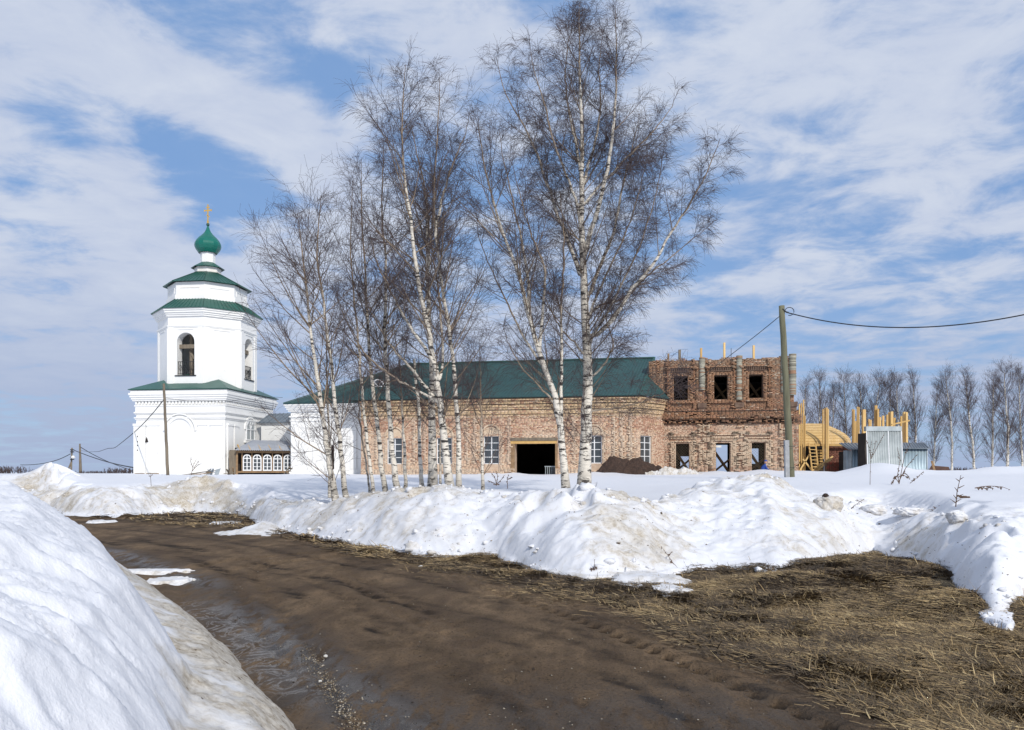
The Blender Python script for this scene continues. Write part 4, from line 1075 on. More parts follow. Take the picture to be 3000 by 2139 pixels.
BRN = (.30,.175,.105); BRD = (.19,.115,.078); ORG = (.36,.185,.10); WSH = (.50,.42,.33); GRY = (.29,.235,.175)
def col_ch(u, z, rv, seed=0):
    p1 = fbm(u, z, .5, 4, 501+seed); p2 = fbm(u, z*1.6, 1.4, 4, 502+seed)
    low = sstep(ZM+.05, ZM-.1, z); band = sstep(ZM-.05, ZM+.1, z)*sstep(ZMt+.1, ZMt-.1, z); up = 1-np.clip(low+band, 0, 1)
    tz = np.clip((z-ZMt)/(ZT-ZMt), 0, 1)
    w = np.stack([
        low*np.clip(.62-.8*p1, .05, 1)+up*.03,                          # pink
        low*.30+up*np.clip(.05+.55*tz*(p1+.45), .02, .5)*.6+band*.05,   # whitish wash
        low*np.clip(.20+.9*p1, .05, 1)+up*np.clip(.26-.3*tz+.4*p2, .03, 1)+band*.12, # red
        up*(.45+.3*tz)+band*.45+low*.03,                                # brown
        up*(.20+.3*tz*(p2+.3).clip(0))+band*.30+low*.03,                # dark brown
        up*.14+band*np.clip(.4+p1, .1, 1)*.6+low*.05,                   # orange
        up*tz*.35, .03+.25*(np.abs(z-ZM-.2) < .18)], 1)
    c = pick(rv[:,0], w, [(.58,.405,.30), WSH, (.36,.185,.12), BRN, BRD, ORG, GRY, SOOT])
    c = c*(1-.0*low[:,None])
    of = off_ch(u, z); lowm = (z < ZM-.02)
    cream = np.array((.64,.52,.38)); org = np.array((.34,.19,.11)); groove_shade = np.array((.075,.05,.038))
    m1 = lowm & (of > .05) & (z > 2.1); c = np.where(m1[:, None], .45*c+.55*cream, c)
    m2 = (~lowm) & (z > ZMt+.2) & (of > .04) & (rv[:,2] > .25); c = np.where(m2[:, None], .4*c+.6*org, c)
    h = z-ZM; m3 = (h >= .09) & (h < .30) & (of < .10); c = np.where(m3[:, None], groove_shade, c)  # dentil recesses: shade painted into the brick colour
    m4 = (np.abs(z-ZMt-.02) < .045); c = np.where(m4[:, None], groove_shade*1.2, c)  # dark line over the middle band, painted as shade
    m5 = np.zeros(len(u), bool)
    for hh in lowh+uph: m5 |= ((np.abs(u-hh[0]+.44) < .05) | (np.abs(u-hh[1]-.44) < .05)) & (z < hh[3]+.5) & (z > hh[2]-.1)  # strips beside the window surrounds, groove shade painted in
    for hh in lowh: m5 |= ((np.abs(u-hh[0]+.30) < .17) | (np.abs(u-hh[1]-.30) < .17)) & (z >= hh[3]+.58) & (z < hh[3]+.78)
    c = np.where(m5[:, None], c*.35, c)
    return c*(.88+.24*rv[:,1:2])
cl_holes = [(a, b, c, d) for a, b, c, d in lowh+uph]
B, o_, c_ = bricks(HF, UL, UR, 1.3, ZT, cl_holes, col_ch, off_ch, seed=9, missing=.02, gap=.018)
# ragged top
top_r = ZT-.02-.22*(vnoise(B[:,4]*1.7, B[:,4]*0, 77)) - .10*(vnoise(B[:,4]*6, B[:,4]*0, 78) > .55)
kp = B[:,3] < top_r+.03
B, o_, c_ = B[kp], o_[kp], c_[kp]
# 300 bricks of the lower storey beside the middle doorway stand as single objects
q = HF.u_at(2070)
score = np.hypot((B[:,4]-HF.u_at(2170))/1.0, (B[:,5]-2.9)/1.0)+5*((B[:,1]-B[:,0]) < .2)
idx = np.argsort(score)[:300]; sel = np.zeros(len(B), bool); sel[idx] = True
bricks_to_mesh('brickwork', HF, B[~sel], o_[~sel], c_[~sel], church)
ub = MB(); ub.box(WORLD, -.5, .5, 0, 1, -.5, .5)
bme = bpy.data.meshes.new('brick'); bme.from_pydata(ub.v, [], ub.f); bme.update(); bme.materials.append(M['brickobj'])
for i in idx:
    s0, s1, z0, z1 = B[i, :4]; o = bpy.data.objects.new('brick', bme); COL.objects.link(o); o.parent = church
    d = .012+o_[i]; o.location = HF((s0+s1)/2, -d, (z0+z1)/2)-church.location; o.rotation_euler = (0,0,RA); o.scale = (s1-s0, d+.05, z1-z0)
    o.color = (*c_[i], 1)
# lower storey is wider than the upper: right return and flared cornice at the corner
mb = MB(); mb.box(HF, UR-.9, UR-.002, .905, 8.6, 1.0, ZT-.4); mb.build('side_wall', M['mortar_d'], church)
mb = MB(); mb.box(HF, UL+.0, UL+.9, .905, 8.6, 1.0, ZT-.3); mb.build('side_wall', M['mortar_d'], church)
mb = MB(); mb.box(HF, UR+.003, UR+.28, .02, 8.6, 1.0, ZM+.9); mb.box(HF, UR+.283, UR+.5, .05, 8.6, ZM-.02, ZM+.62)
mb.build('side_plinth', M['mortar_d'], church)
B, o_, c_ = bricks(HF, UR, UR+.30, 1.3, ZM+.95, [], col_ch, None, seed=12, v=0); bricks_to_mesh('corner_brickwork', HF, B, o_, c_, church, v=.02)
sfr = Fr(HF(UR, 0, 0), RA)
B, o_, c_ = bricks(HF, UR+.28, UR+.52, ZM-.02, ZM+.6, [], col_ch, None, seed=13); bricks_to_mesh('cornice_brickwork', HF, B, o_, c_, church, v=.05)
# back wall with daylight openings, floors, ceiling slab added for darkness, faces painted dark
bk = []
for hh, zz in ((lowh[0], (1.5,3.0)), (lowh[1], (1.5,3.9)), (lowh[2], (2.4,3.6))):
    c = (hh[0]+hh[1])/2+.35; bk.append((c-.35, c+.55, zz[0], zz[1]))
for hh in uph: c = (hh[0]+hh[1])/2+.25; bk.append((c-.5, c+.25, hh[2]-.4, hh[2]+.35))
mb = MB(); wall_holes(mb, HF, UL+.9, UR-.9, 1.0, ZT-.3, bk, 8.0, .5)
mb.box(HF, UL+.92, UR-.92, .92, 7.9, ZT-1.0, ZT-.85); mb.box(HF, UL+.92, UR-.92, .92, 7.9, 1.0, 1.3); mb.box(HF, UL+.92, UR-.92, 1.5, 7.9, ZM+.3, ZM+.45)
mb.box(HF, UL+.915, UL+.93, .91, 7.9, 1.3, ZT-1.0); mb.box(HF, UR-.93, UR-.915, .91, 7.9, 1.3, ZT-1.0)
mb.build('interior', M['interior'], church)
for hh in lowh+uph:
    mb = MB()
    for k in range(0):
        u = hh[0]+(hh[1]-hh[0])*(.15+.35*k); mb.beam(HF(u, 3.2, hh[2]-.4), HF(u+random.uniform(-.1,1.0), 3.4, hh[2]+1.9), .10)
    w_ = hh[1]-hh[0]; z_ = max(hh[2], 1.7)
    mb.beam(HF(hh[0]-.1, 2.0, z_+1.7), HF(hh[1]+.3, 2.2, z_-.3), .17); mb.beam(HF(hh[0]-.2, 2.25, z_-.1), HF(hh[1]+.1, 2.4, z_+.95), .13)
    mb.build('interior_timber', M['brownwood'], church)
# half columns of stacked brick rings
def halfcol(px, z0, z1, r, name='half_column', seed=1):
    u = HF.u_at(px); c = HF(u, .0, 0); rr = random.Random(seed); mb = MB(); mb.col = (0,0,0); z = z0; a0 = RA+math.pi
    n = 0
    while z < z1:
        R_ = r+rr.uniform(-.012, .014); hgt = .078*(1 if rr.random() > .1 else .5)
        g = rr.random()
        base = np.array((.30,.29,.24))*(.65+.75*g) if rr.random() < .75 else np.array((.28,.17,.11))*(.7+.6*g)
        mb.col = tuple(base)
        mb.lathe((c.x, c.y), [(.02, z), (R_-.012, z), (R_, z+.012), (R_, z+hgt-.016), (R_-.012, z+hgt-.004), (.02, z+hgt-.004)], 14, a0, a0+math.pi)
        z += hgt; n += 1
    return mb.build(name, M['brick'], church)
zc0 = HF.z_at(1180, 25)
halfcol(2057, zc0+.9, ZT-.05, .21, seed=1); halfcol(2166, HF.z_at(1173,26), ZT-.04, .22, seed=2); halfcol(2296, HF.z_at(1150,29), ZT-.02, .20, seed=3); halfcol(2322, HF.z_at(1158,29.6), ZT-.01, .24, seed=4)
for px in (2057, 2166, 2322):
    mb = MB(); u = HF.u_at(px); mb.box(HF, u-.3, u+.3, -.22, .02, zc0-.35, zc0-.02); mb.box(HF, u-.24, u+.24, -.16, .02, zc0-.65, zc0-.35)
    mb.build('column_base', M['mortar_d'], church)
# twisted colonnettes and small arcade friezes by the upper windows
for hh in uph:
    for s, u in ((-1, hh[0]-.42), (1, hh[1]+.42)):
        mb = MB(); n = 40; pts = [HF(u+.035*math.cos(i*.9), -.14+.035*math.sin(i*.9), hh[2]+.62+(hh[3]-hh[2]-.2)*i/n) for i in range(n+1)]
        mb.tube(pts, .055, 6); mb.build('colonnette', M['brickrelief'], church)
for hh in uph:
    mb = MB(); n = 11; a, b = hh[0]-.2, hh[1]+.2
    for i in range(n+1):
        u = a+(b-a)*i/n; mb.box(HF, u-.03, u+.03, -.12, .0, hh[3]+.33, hh[3]+.55)
    mb.box(HF, a-.03, b+.03, -.14, .0, hh[3]+.55, hh[3]+.60); mb.box(HF, a-.03, b+.03, -.14, .0, hh[3]+.28, hh[3]+.33)
    mb.build('arcade_frieze', M['mortar_d'], church)
# lattice grilles in the doorways
for hh in (lowh[0], lowh[2]):
    mb = MB()
    a, b, c, d = hh; st = .19
    k = -int((d-c)/st)-1
    while a+k*st < b:
        for sgn in (1, -1):
            # line u = a+k*st + t (or b-...), z = c+t
            t0 = max(0, -k*st) ; t1 = min(d-c, b-a-k*st)
            if t1 > t0+.02:
                u0_, u1_ = a+k*st+t0, a+k*st+t1
                if sgn < 0: u0_, u1_ = a+b-u0_, a+b-u1_
                mb.beam(HF(u0_, .12+.01*sgn, c+t0), HF(u1_, .12+.01*sgn, c+t1), .009)
        k += 1
    mb.build('lattice_grille', M['oldwood'], church)

mb = MB(); u = (lowh[1][0]+lowh[1][1])/2-.28; mb.box(HF, u-.18, u+.18, .2, .23, lowh[1][3]-.32, lowh[1][3]-.18); mb.build('notice_plate', M['litter'], church)
# roof posts sticking out
for px, top, w, m in ((1958,1036,.12,'brownwood'),(1991,1025,.16,'oldwood'),(2054,1020,.13,'pine2'),(2122,1004,.13,'pine'),(2142,1020,.03,'iron'),(2208,1012,.13,'pine')):
    u = HF.u_at(px, .5); mb = MB(); mb.beam(HF(u, .5, ZT-.8), HF(u, .5, HF.z_at(top, u, .5)), w, up=(1,0,0)); mb.build('roof_post', M[m], church)

# ------------------------------------------------------------------ new timber apse with sheathing boards
def W3(px, py, Y): return P(px, py, Y)
AY = 60.0
apse = empty('timber_apse', tuple(P(2440, 1385, AY)), 'new timber structure with a rounded board-sheathed roof beside the brick church', 'timber structure')
rows = 24
import itertools
for j in range(rows):
    q = j/rows; q2 = (j+.78)/rows
    def ringpt(q, side):
        # side 0 left end, 1 facet edge, 2 far right ; q 0 bottom 1 top
        py = 1303-(1303-1233)*q
        curve = math.sin(q*math.pi/2)
        y = AY+3.2*(1-math.cos(q*math.pi/2))
        sc = y/AY
        if side == 0: return P(2338+2*q, HZ-(HZ-py)/1.0, AY).x, y
        if side == 1: return P(2486-50*(q**1.6), py, AY).x, y
        return P(2531-72*(q**1.9), py, AY).x, y+.0+2.4*(1-q)
    for a, b in ((0, 1), (1, 2)):
        (xa, ya), (xb, yb) = ringpt(q, a), ringpt(q, b); (xc, yc2), (xd, yd) = ringpt(q2, a), ringpt(q2, b)
        z0, z1 = EYE-(1303-(70)*q-HZ)/FL*AY, EYE-(1303-70*q2-HZ)/FL*AY
        if q > .96 and a == 1: continue
        g = .03; c = []
        j_ = random.uniform(-.02, .03) if a == 1 else 0
        for (x0, y0, x1, y1, zz) in ((xa, ya, xb+j_, yb, z0), (xc, yc2, xd+j_, yd, z1)):
            for dv in (0, g): c += [(x0, y0+dv, zz+dv*.3), (x1, y1+dv, zz+dv*.3)]
        mb = MB(); mb.hexa([Vector(p) for p in c]); mb.build('board', M['pine' if (j*7+a) % 3 else 'pine2'], apse)
mb = MB()
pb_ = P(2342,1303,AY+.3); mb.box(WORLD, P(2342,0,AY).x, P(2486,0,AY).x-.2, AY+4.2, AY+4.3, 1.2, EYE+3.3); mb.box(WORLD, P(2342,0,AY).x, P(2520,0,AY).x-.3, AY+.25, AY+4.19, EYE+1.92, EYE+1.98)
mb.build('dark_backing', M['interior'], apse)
wallA = MB(); x0, x1 = P(2428,0,AY).x, P(2500,0,AY).x
wf = Fr((x0, AY+.1, 0), 0)
wallA.box(wf, 0, x1-x0, .05, .3, 1.2, EYE+1.98); wallA.build('apse_wall', M['mortar_d'], apse)
B, o_, c_ = bricks(wf, 0, x1-x0, 1.3, EYE+1.96, [], lambda u, z, r: np.array([(.19,.075,.05)]).repeat(len(u), 0)*(.7+.6*r[:,1:2]), None, seed=21); bricks_to_mesh('brickwork', wf, B, o_, c_, apse, v=.05)
def post(px, py0, py1, Y, w=.11, m='pine', par=apse, px1=None, name='post'):
    mb = MB(); mb.beam(P(px1 or px, py1, Y), P(px, py0, Y), w, up=(1,0,0)); return mb.build(name, M[m], par)
r_ = random.Random(8)
for px, t, bt in ((2342,1184,1384),(2348,1181,1384),(2354,1171,1384),(2358,1218,1384),(2411,1199,1345),(2417,1196,1380),(2422,1194,1350),(2426,1198,1378),(2498,1199,1300),(2502,1200,1300),(2507,1234,1300),(2512,1192,1305),(2516,1193,1305)):
    post(px, t, bt, AY-.5-r_.random()*.3, .085, r_.choice(['pine','pine','pine2']))
for px, t, bt, w in ((2531,1200,1300,.22),(2546,1228,1270,.1),(2551,1230,1270,.1),(2566,1188,1270,.18),(2572,1198,1270,.12),(2578,1222,1270,.12),(2587,1218,1270,.14),(2599,1215,1270,.12),(2605,1208,1270,.14),(2612,1206,1270,.18),(2620,1224,1270,.14),(2640,1219,1300,.12),(2650,1207,1300,.22),(2656,1208,1300,.14)):
    post(px, t, bt, AY+1+r_.random(), w, r_.choice(['pine','pine','pine2']))
mb = MB(); mb.beam(P(2612,1244,AY-.2), P(2665,1232,AY-.2), .1); mb.build('rail', M['pine2'], apse)
mb = MB(); mb.beam(P(2338,1304,AY-.3), P(2500,1304,AY-.3), .12, .14); mb.build('sill_beam', M['pine2'], apse)
# braces under the sheathing
for a, b in (((2343,1378),(2372,1330)),((2352,1345),(2382,1382)),((2378,1380),(2440,1337)),((2384,1386),(2436,1344))):
    mb = MB(); mb.beam(P(*a, AY-.9), P(*b, AY-.9), .10); mb.build('brace', M['pine'], apse)
for k in range(8):
    mb = MB(); y = 1318+k*8; mb.box(WORLD, P(2388,0,AY).x, P(2412,0,AY).x, AY+.1, AY+.14, EYE+(HZ-y)/FL*AY-.1, EYE+(HZ-y)/FL*AY+.02); mb.build('plank', M['pine2'], apse)
lad = empty('ladder', tuple(P(2385, 1385, AY-1.1)), 'wooden ladder leaning under the board-sheathed roof between the timber posts', 'ladder')
for a, b in (((2380,1384),(2369,1298)),((2398,1384),(2389,1298))):
    mb = MB(); mb.beam(P(*a, AY-1.15), P(*b, AY-1.0), .09, up=(0,1,0)); mb.build('rail', M['pine2'], lad)
for k in range(8):
    q = (k+.6)/8.5; mb = MB(); mb.beam(P(2380-11*q, 1384-86*q, AY-1.12), P(2398-9*q, 1384-86*q, AY-1.12), .05); mb.build('rung', M['pine'], lad)
# brick stack
bs = empty('brick_stack', tuple(P(2447, 1386, 57.5)), 'stack of loose red bricks laid on edge beside the zinc shed', 'brick stack')
x0, x1, zb, zt_ = P(2421,0,57.5).x, P(2476,0,57.5).x, 1.45, EYE+(HZ-1353)/FL*57.5
nr = int((zt_-zb)/.075); cnt = 0
bm2 = MB(); bm2.box(WORLD, -.5, .5, 0, 1, -.5, .5)
for j in range(nr):
    x = x0+r_.uniform(0,.06)
    while x < x1-.08 and cnt < 290:
        w = .13; o = bpy.data.objects.new('brick', bme); COL.objects.link(o); o.parent = bs; cnt += 1
        o.location = Vector((x+w/2, 57.3+r_.uniform(-.03,.03), zb+j*.075+.04))-bs.location; o.scale = (w-.012, .25, .062); o.rotation_euler = (0, r_.choice((.5,-.5))*.55, r_.uniform(-.1,.1))
        o.color = (.27*r_.uniform(.7,1.4), .085, .05, 1); x += w*1.08
mb = MB(); mb.box(WORLD, x0+.05, x1-.05, 57.46, 58.0, 1.3, zt_-.06); mb.build('stack_core', M['mortar_d'], bs)

# ------------------------------------------------------------------ zinc shed and upright zinc screen
def ribbed(fr, u0, u1, z0, z1, pitch=.2, dep=.03, u0t=None, u1t=None, vt=0.0, v=0.0):
    """profiled sheet standing from z0 to z1 (top edge may be shifted)"""
    n = max(2, int((u1-u0)/pitch)); V = []; k = 0
    prof = [0, 0, dep, dep]
    ps = [0, .45, .55, .9]
    us = [u0+(i+p)*(u1-u0)/n for i in range(n) for p in ps]+[u1]; ds = prof*n+[0]
    for lev in (0, 1):
        for u, d in zip(us, ds):
            f = (u-u0)/(u1-u0); uu_ = u if not lev else (u0t if u0t is not None else u0)*(1-f)+(u1t if u1t is not None else u1)*f
            V.append(fr(uu_, v-d+(vt if lev else 0), z1 if lev else z0))
    m_ = len(us); Q = [(i, i+1, m_+i+1, m_+i) for i in range(m_-1)]
    V2 = [p+fr.n*.012 for p in V]; Q2 = [(2*m_+a, 2*m_+d, 2*m_+c, 2*m_+b) for a, b, c, d in Q]
    return V+V2, Q+Q2+[(i+m_, i+m_+1, 3*m_+i+1, 3*m_+i) for i in range(m_-1)]
SY = 55.0
shed = empty('zinc_shed', tuple(P(2580, 1386, SY)), 'low shed of ribbed bluish zinc sheets with a flat sloping roof', 'shed')
SF = Fr((P(2495,0,SY).x, SY, 0), 0)
sw = P(2714,0,SY).x-P(2495,0,SY).x
def addrib(fr, u0, u1, z0, z1, nm, m, par, **k):
    V, Q = ribbed(fr, u0, u1, z0, z1, **k); link(nm, mesh_np(nm, [v-par.location for v in V], Q), M[m], par)
addrib(SF, 0, 1.0, 1.2, EYE+(HZ-1318)/FL*SY, 'wall_sheet', 'zincblue', shed); addrib(SF, 1.02, 3.3, 1.2, EYE+(HZ-1318)/FL*SY, 'wall_sheet', 'zincblue', shed)
addrib(SF, 3.32, sw, 1.2, EYE+(HZ-1314)/FL*SY, 'wall_sheet', 'zincblue', shed)
sl_ = Fr((P(2471,0,SY+.5).x, SY+.5, 0), math.atan2(-.5, P(2495,0,SY).x-P(2471,0,SY+.5).x))
L_ = math.hypot(.5, P(2495,0,SY).x-P(2471,0,SY+.5).x)
addrib(sl_, 0, L_-.03, 1.2, EYE+(HZ-1318)/FL*SY-.03, 'side_sheet', 'zinc', shed)
zr0, zr1 = EYE+(HZ-1316)/FL*SY, EYE+(HZ-1298)/FL*(SY+2.6)
mb = MB()
roof_plane(mb, [P(2486,1316,SY-.25), P(2556,1315,SY-.25), P(2556,1298,SY+2.6), P(2458,1298,SY+2.6)], .05); mb.build('roof', M['zincroof'], shed)
mb = MB(); roof_plane(mb, [P(2620,1312,SY-.25), P(2728,1313,SY-.25), P(2708,1298,SY+2.6), P(2620,1297,SY+2.6)], .05); mb.build('roof', M['zincroof'], shed)
mb = MB()
for i in range(9): a = P(2490+i*8,1315.2,SY-.25); b = P(2465+i*10,1297.3,SY+2.55); mb.beam(a, b, .05, .05)
for i in range(11): a = P(2640+i*8,1311.6,SY-.25); b = P(2635+i*7,1296.8,SY+2.55); mb.beam(a, b, .05, .05)
mb.build('roof_ribs', M['zincroof'], shed, kind='stuff')
mb = MB(); mb.box(SF, .02, sw-.02, .6, 2.2, 1.2, EYE+(HZ-1321)/FL*SY); mb.build('inner_frame', M['interior'], shed)
mb = MB(); mb.box(SF, -.04, .03, -.06, .05, 1.2, EYE+(HZ-1319)/FL*SY); mb.box(SF, sw, sw+.06, -.06, .05, 1.2, EYE+(HZ-1315)/FL*SY); mb.build('corner_trim', M['zinc'], shed)
scr = empty('zinc_screen', tuple(P(2590, 1386, 52.5)), 'tall box of bright ribbed zinc sheets standing in front of the low shed', 'sheet metal box')
ZF = Fr((P(2542,0,52.5).x, 52.5, 0), 0)
w1 = P(2645,0,52.5).x-P(2542,0,52.5).x; zt_ = EYE+(HZ-1263)/FL*52.5; tl, tr = P(2538,0,52.5).x-P(2542,0,52.5).x, P(2640,0,52.5).x-P(2542,0,52.5).x
us3 = [0, .62*w1, w1]; ut3 = [tl, tl+.62*(tr-tl), tr]
for i in range(2): addrib(ZF, us3[i]+.015, us3[i+1]-.015, 1.3, zt_, 'metal_sheet', 'zinc', scr, u0t=ut3[i]+.015, u1t=ut3[i+1]-.015, pitch=.14)
mb = MB()
for a, b in ((us3[1], ut3[1]), (us3[0], ut3[0]), (us3[2], ut3[2])): mb.beam(ZF(a, -.04, 1.3), ZF(b, -.04, zt_), .05, .03, up=(0,1,0))
mb.build('edge_strip', M['frame'], scr)
mb = MB(); mb.box(ZF, tl-.03, tr+.02, -.06, .3, zt_, zt_+.30); mb.build('top_band', M['zinc'], scr)
mb = MB(); c = [P(2529,1374,53.6), P(2542,1374,52.5), P(2529,1374,53.9), P(2542,1374,52.8), P(2540,1268,53.4), P(2538,1252,52.5), P(2540,1268,53.6), P(2538,1252,52.8)]; mb.hexa(c); mb.build('side_board', M['oldwood'], scr)
mb = MB(); mb.box(ZF, .05, w1-.05, .4, 1.6, 1.3, zt_-.1); mb.build('inner_frame', M['interior'], scr)
# rusty sheets, leaning planks
o = MB(); Yr = 58; c = [P(2716,1388,Yr), P(2786,1390,Yr), P(2716,1386,Yr+1), P(2786,1388,Yr+1), P(2728,1364,Yr), P(2780,1368,Yr), P(2730,1365,Yr+1.2), P(2779,1368,Yr+1.2)]
o.hexa(c); o.build('rusty_tank', M['rust'], origin=tuple(P(2750,1388,Yr)), label='low rusty brown metal container half sunk in snow right of the zinc shed', cat='container')
mb = MB(); mb.beam(P(2739,1383,56.5), P(2730,1351,57), .14, .05); mb.build('leaning_board', M['brownwood'], origin=tuple(P(2739,1383,56.5)), label='short brown board leaning on the rusty metal container', cat='board')
# ------------------------------------------------------------------ trees
class Tree:
    def __init__(s, seed): s.g = np.random.default_rng(seed); s.parts = []
def unit(v): return v/np.maximum(np.linalg.norm(v, axis=-1, keepdims=True), 1e-9)
def resample(pts, n):
    pts = np.array(pts, float); d = np.r_[0, np.cumsum(np.linalg.norm(np.diff(pts, axis=0), axis=1))]
    q = np.linspace(0, d[-1], n)
    o = np.stack([np.interp(q, d, pts[:, k]) for k in range(pts.shape[1])], -1)
    for _ in range(2): o[1:-1] = (o[:-2]+2*o[1:-1]+o[2:])/4
    return o
def tubes(paths, radii, k):
    """paths (M,n,3), radii (M,n) -> verts, quads, thickness"""
    M_, n, _ = paths.shape
    tan = np.empty_like(paths); tan[:, 1:-1] = paths[:, 2:]-paths[:, :-2]; tan[:, 0] = paths[:, 1]-paths[:, 0]; tan[:, -1] = paths[:, -1]-paths[:, -2]
    tan = unit(tan); main = unit(paths[:, -1]-paths[:, 0])
    ref = np.where(np.abs(main[:, 2:3]) < .8, np.array([[0, 0, 1.]]), np.array([[1., 0, 0]]))[:, None]
    a = unit(np.cross(tan, ref)); b = np.cross(tan, a)
    an = np.arange(k)*2*np.pi/k
    V = paths[:, :, None]+(a[:, :, None]*np.cos(an)[None, None, :, None]+b[:, :, None]*np.sin(an)[None, None, :, None])*radii[:, :, None, None]
    idx = np.arange(M_*n*k).reshape(M_, n, k)
    nx = np.roll(idx, -1, axis=2)
    Q = np.stack([idx[:, :-1], nx[:, :-1], nx[:, 1:], idx[:, 1:]], -1).reshape(-1, 4)
    T_ = np.repeat(radii[:, :, None], k, 2).reshape(-1)
    return V.reshape(-1, 3), Q, T_
def sprout(g, paths, radii, per, tmin, tmax, length, angle, n, up, jit, rfac, rmin, droop=0.0, rtip=.35, bias=None):
    """children on parent paths. per: children per parent (array), length: fn(parentlen,t)->len"""
    M_, m, _ = paths.shape
    seg = np.linalg.norm(np.diff(paths, axis=1), axis=2); plen = seg.sum(1)
    cnt = np.maximum(0, np.floor(per+g.random(M_))).astype(int)
    pi = np.repeat(np.arange(M_), cnt); K = len(pi)
    if K == 0: return None
    t = tmin+(tmax-tmin)*g.random(K)
    x = t*(m-1); i = np.minimum(x.astype(int), m-2); f = (x-i)[:, None]
    p0 = paths[pi, i]*(1-f)+paths[pi, i+1]*f; pr = radii[pi, i]*(1-f[:, 0])+radii[pi, i+1]*f[:, 0]
    T_ = unit(paths[pi, i+1]-paths[pi, i])
    rv = g.normal(size=(K, 3))
    if bias is not None: rv = rv+bias
    Nn = unit(rv-T_*(rv*T_).sum(1, keepdims=True))
    an = np.radians(angle+g.normal(size=K)*9)[:, None]
    d = T_*np.cos(an)+Nn*np.sin(an)
    L = length(plen[pi], t, g.random(K))
    P_ = np.empty((K, n, 3)); P_[:, 0] = p0; st = (L/(n-1))[:, None]
    for q in range(1, n):
        fr_ = q/(n-1)
        d = unit(d+np.array([[0, 0, up]])*(1/(n-1))+np.array([[0, 0, -droop]])*fr_/(n-1)*2+g.normal(size=(K, 3))*jit)
        P_[:, q] = P_[:, q-1]+d*st
    r0 = np.maximum(np.minimum(pr*rfac, .0018+.0075*L), rmin)
    R_ = r0[:, None]*np.linspace(1, rtip, n)[None]; R_ = np.maximum(R_, rmin)
    return P_, R_
def cat_(lst):
    V, Q, T_ = [], [], []; o = 0
    for v, q, t in lst: V.append(v); Q.append(q+o); T_.append(t); o += len(v)
    return np.concatenate(V), np.concatenate(Q), np.concatenate(T_)
def wood(name, lst, parent, zb, kind=None):
    V, Q, T_ = cat_(lst); low = np.clip(1-(V[:, 2]-zb)/1.1, 0, 1)**1.5
    V = V-np.array(parent.location)
    me = mesh_np(name, V, Q, True, [('thick', T_), ('low', low)])
    return link(name, me, M['bark'], parent, kind=kind)
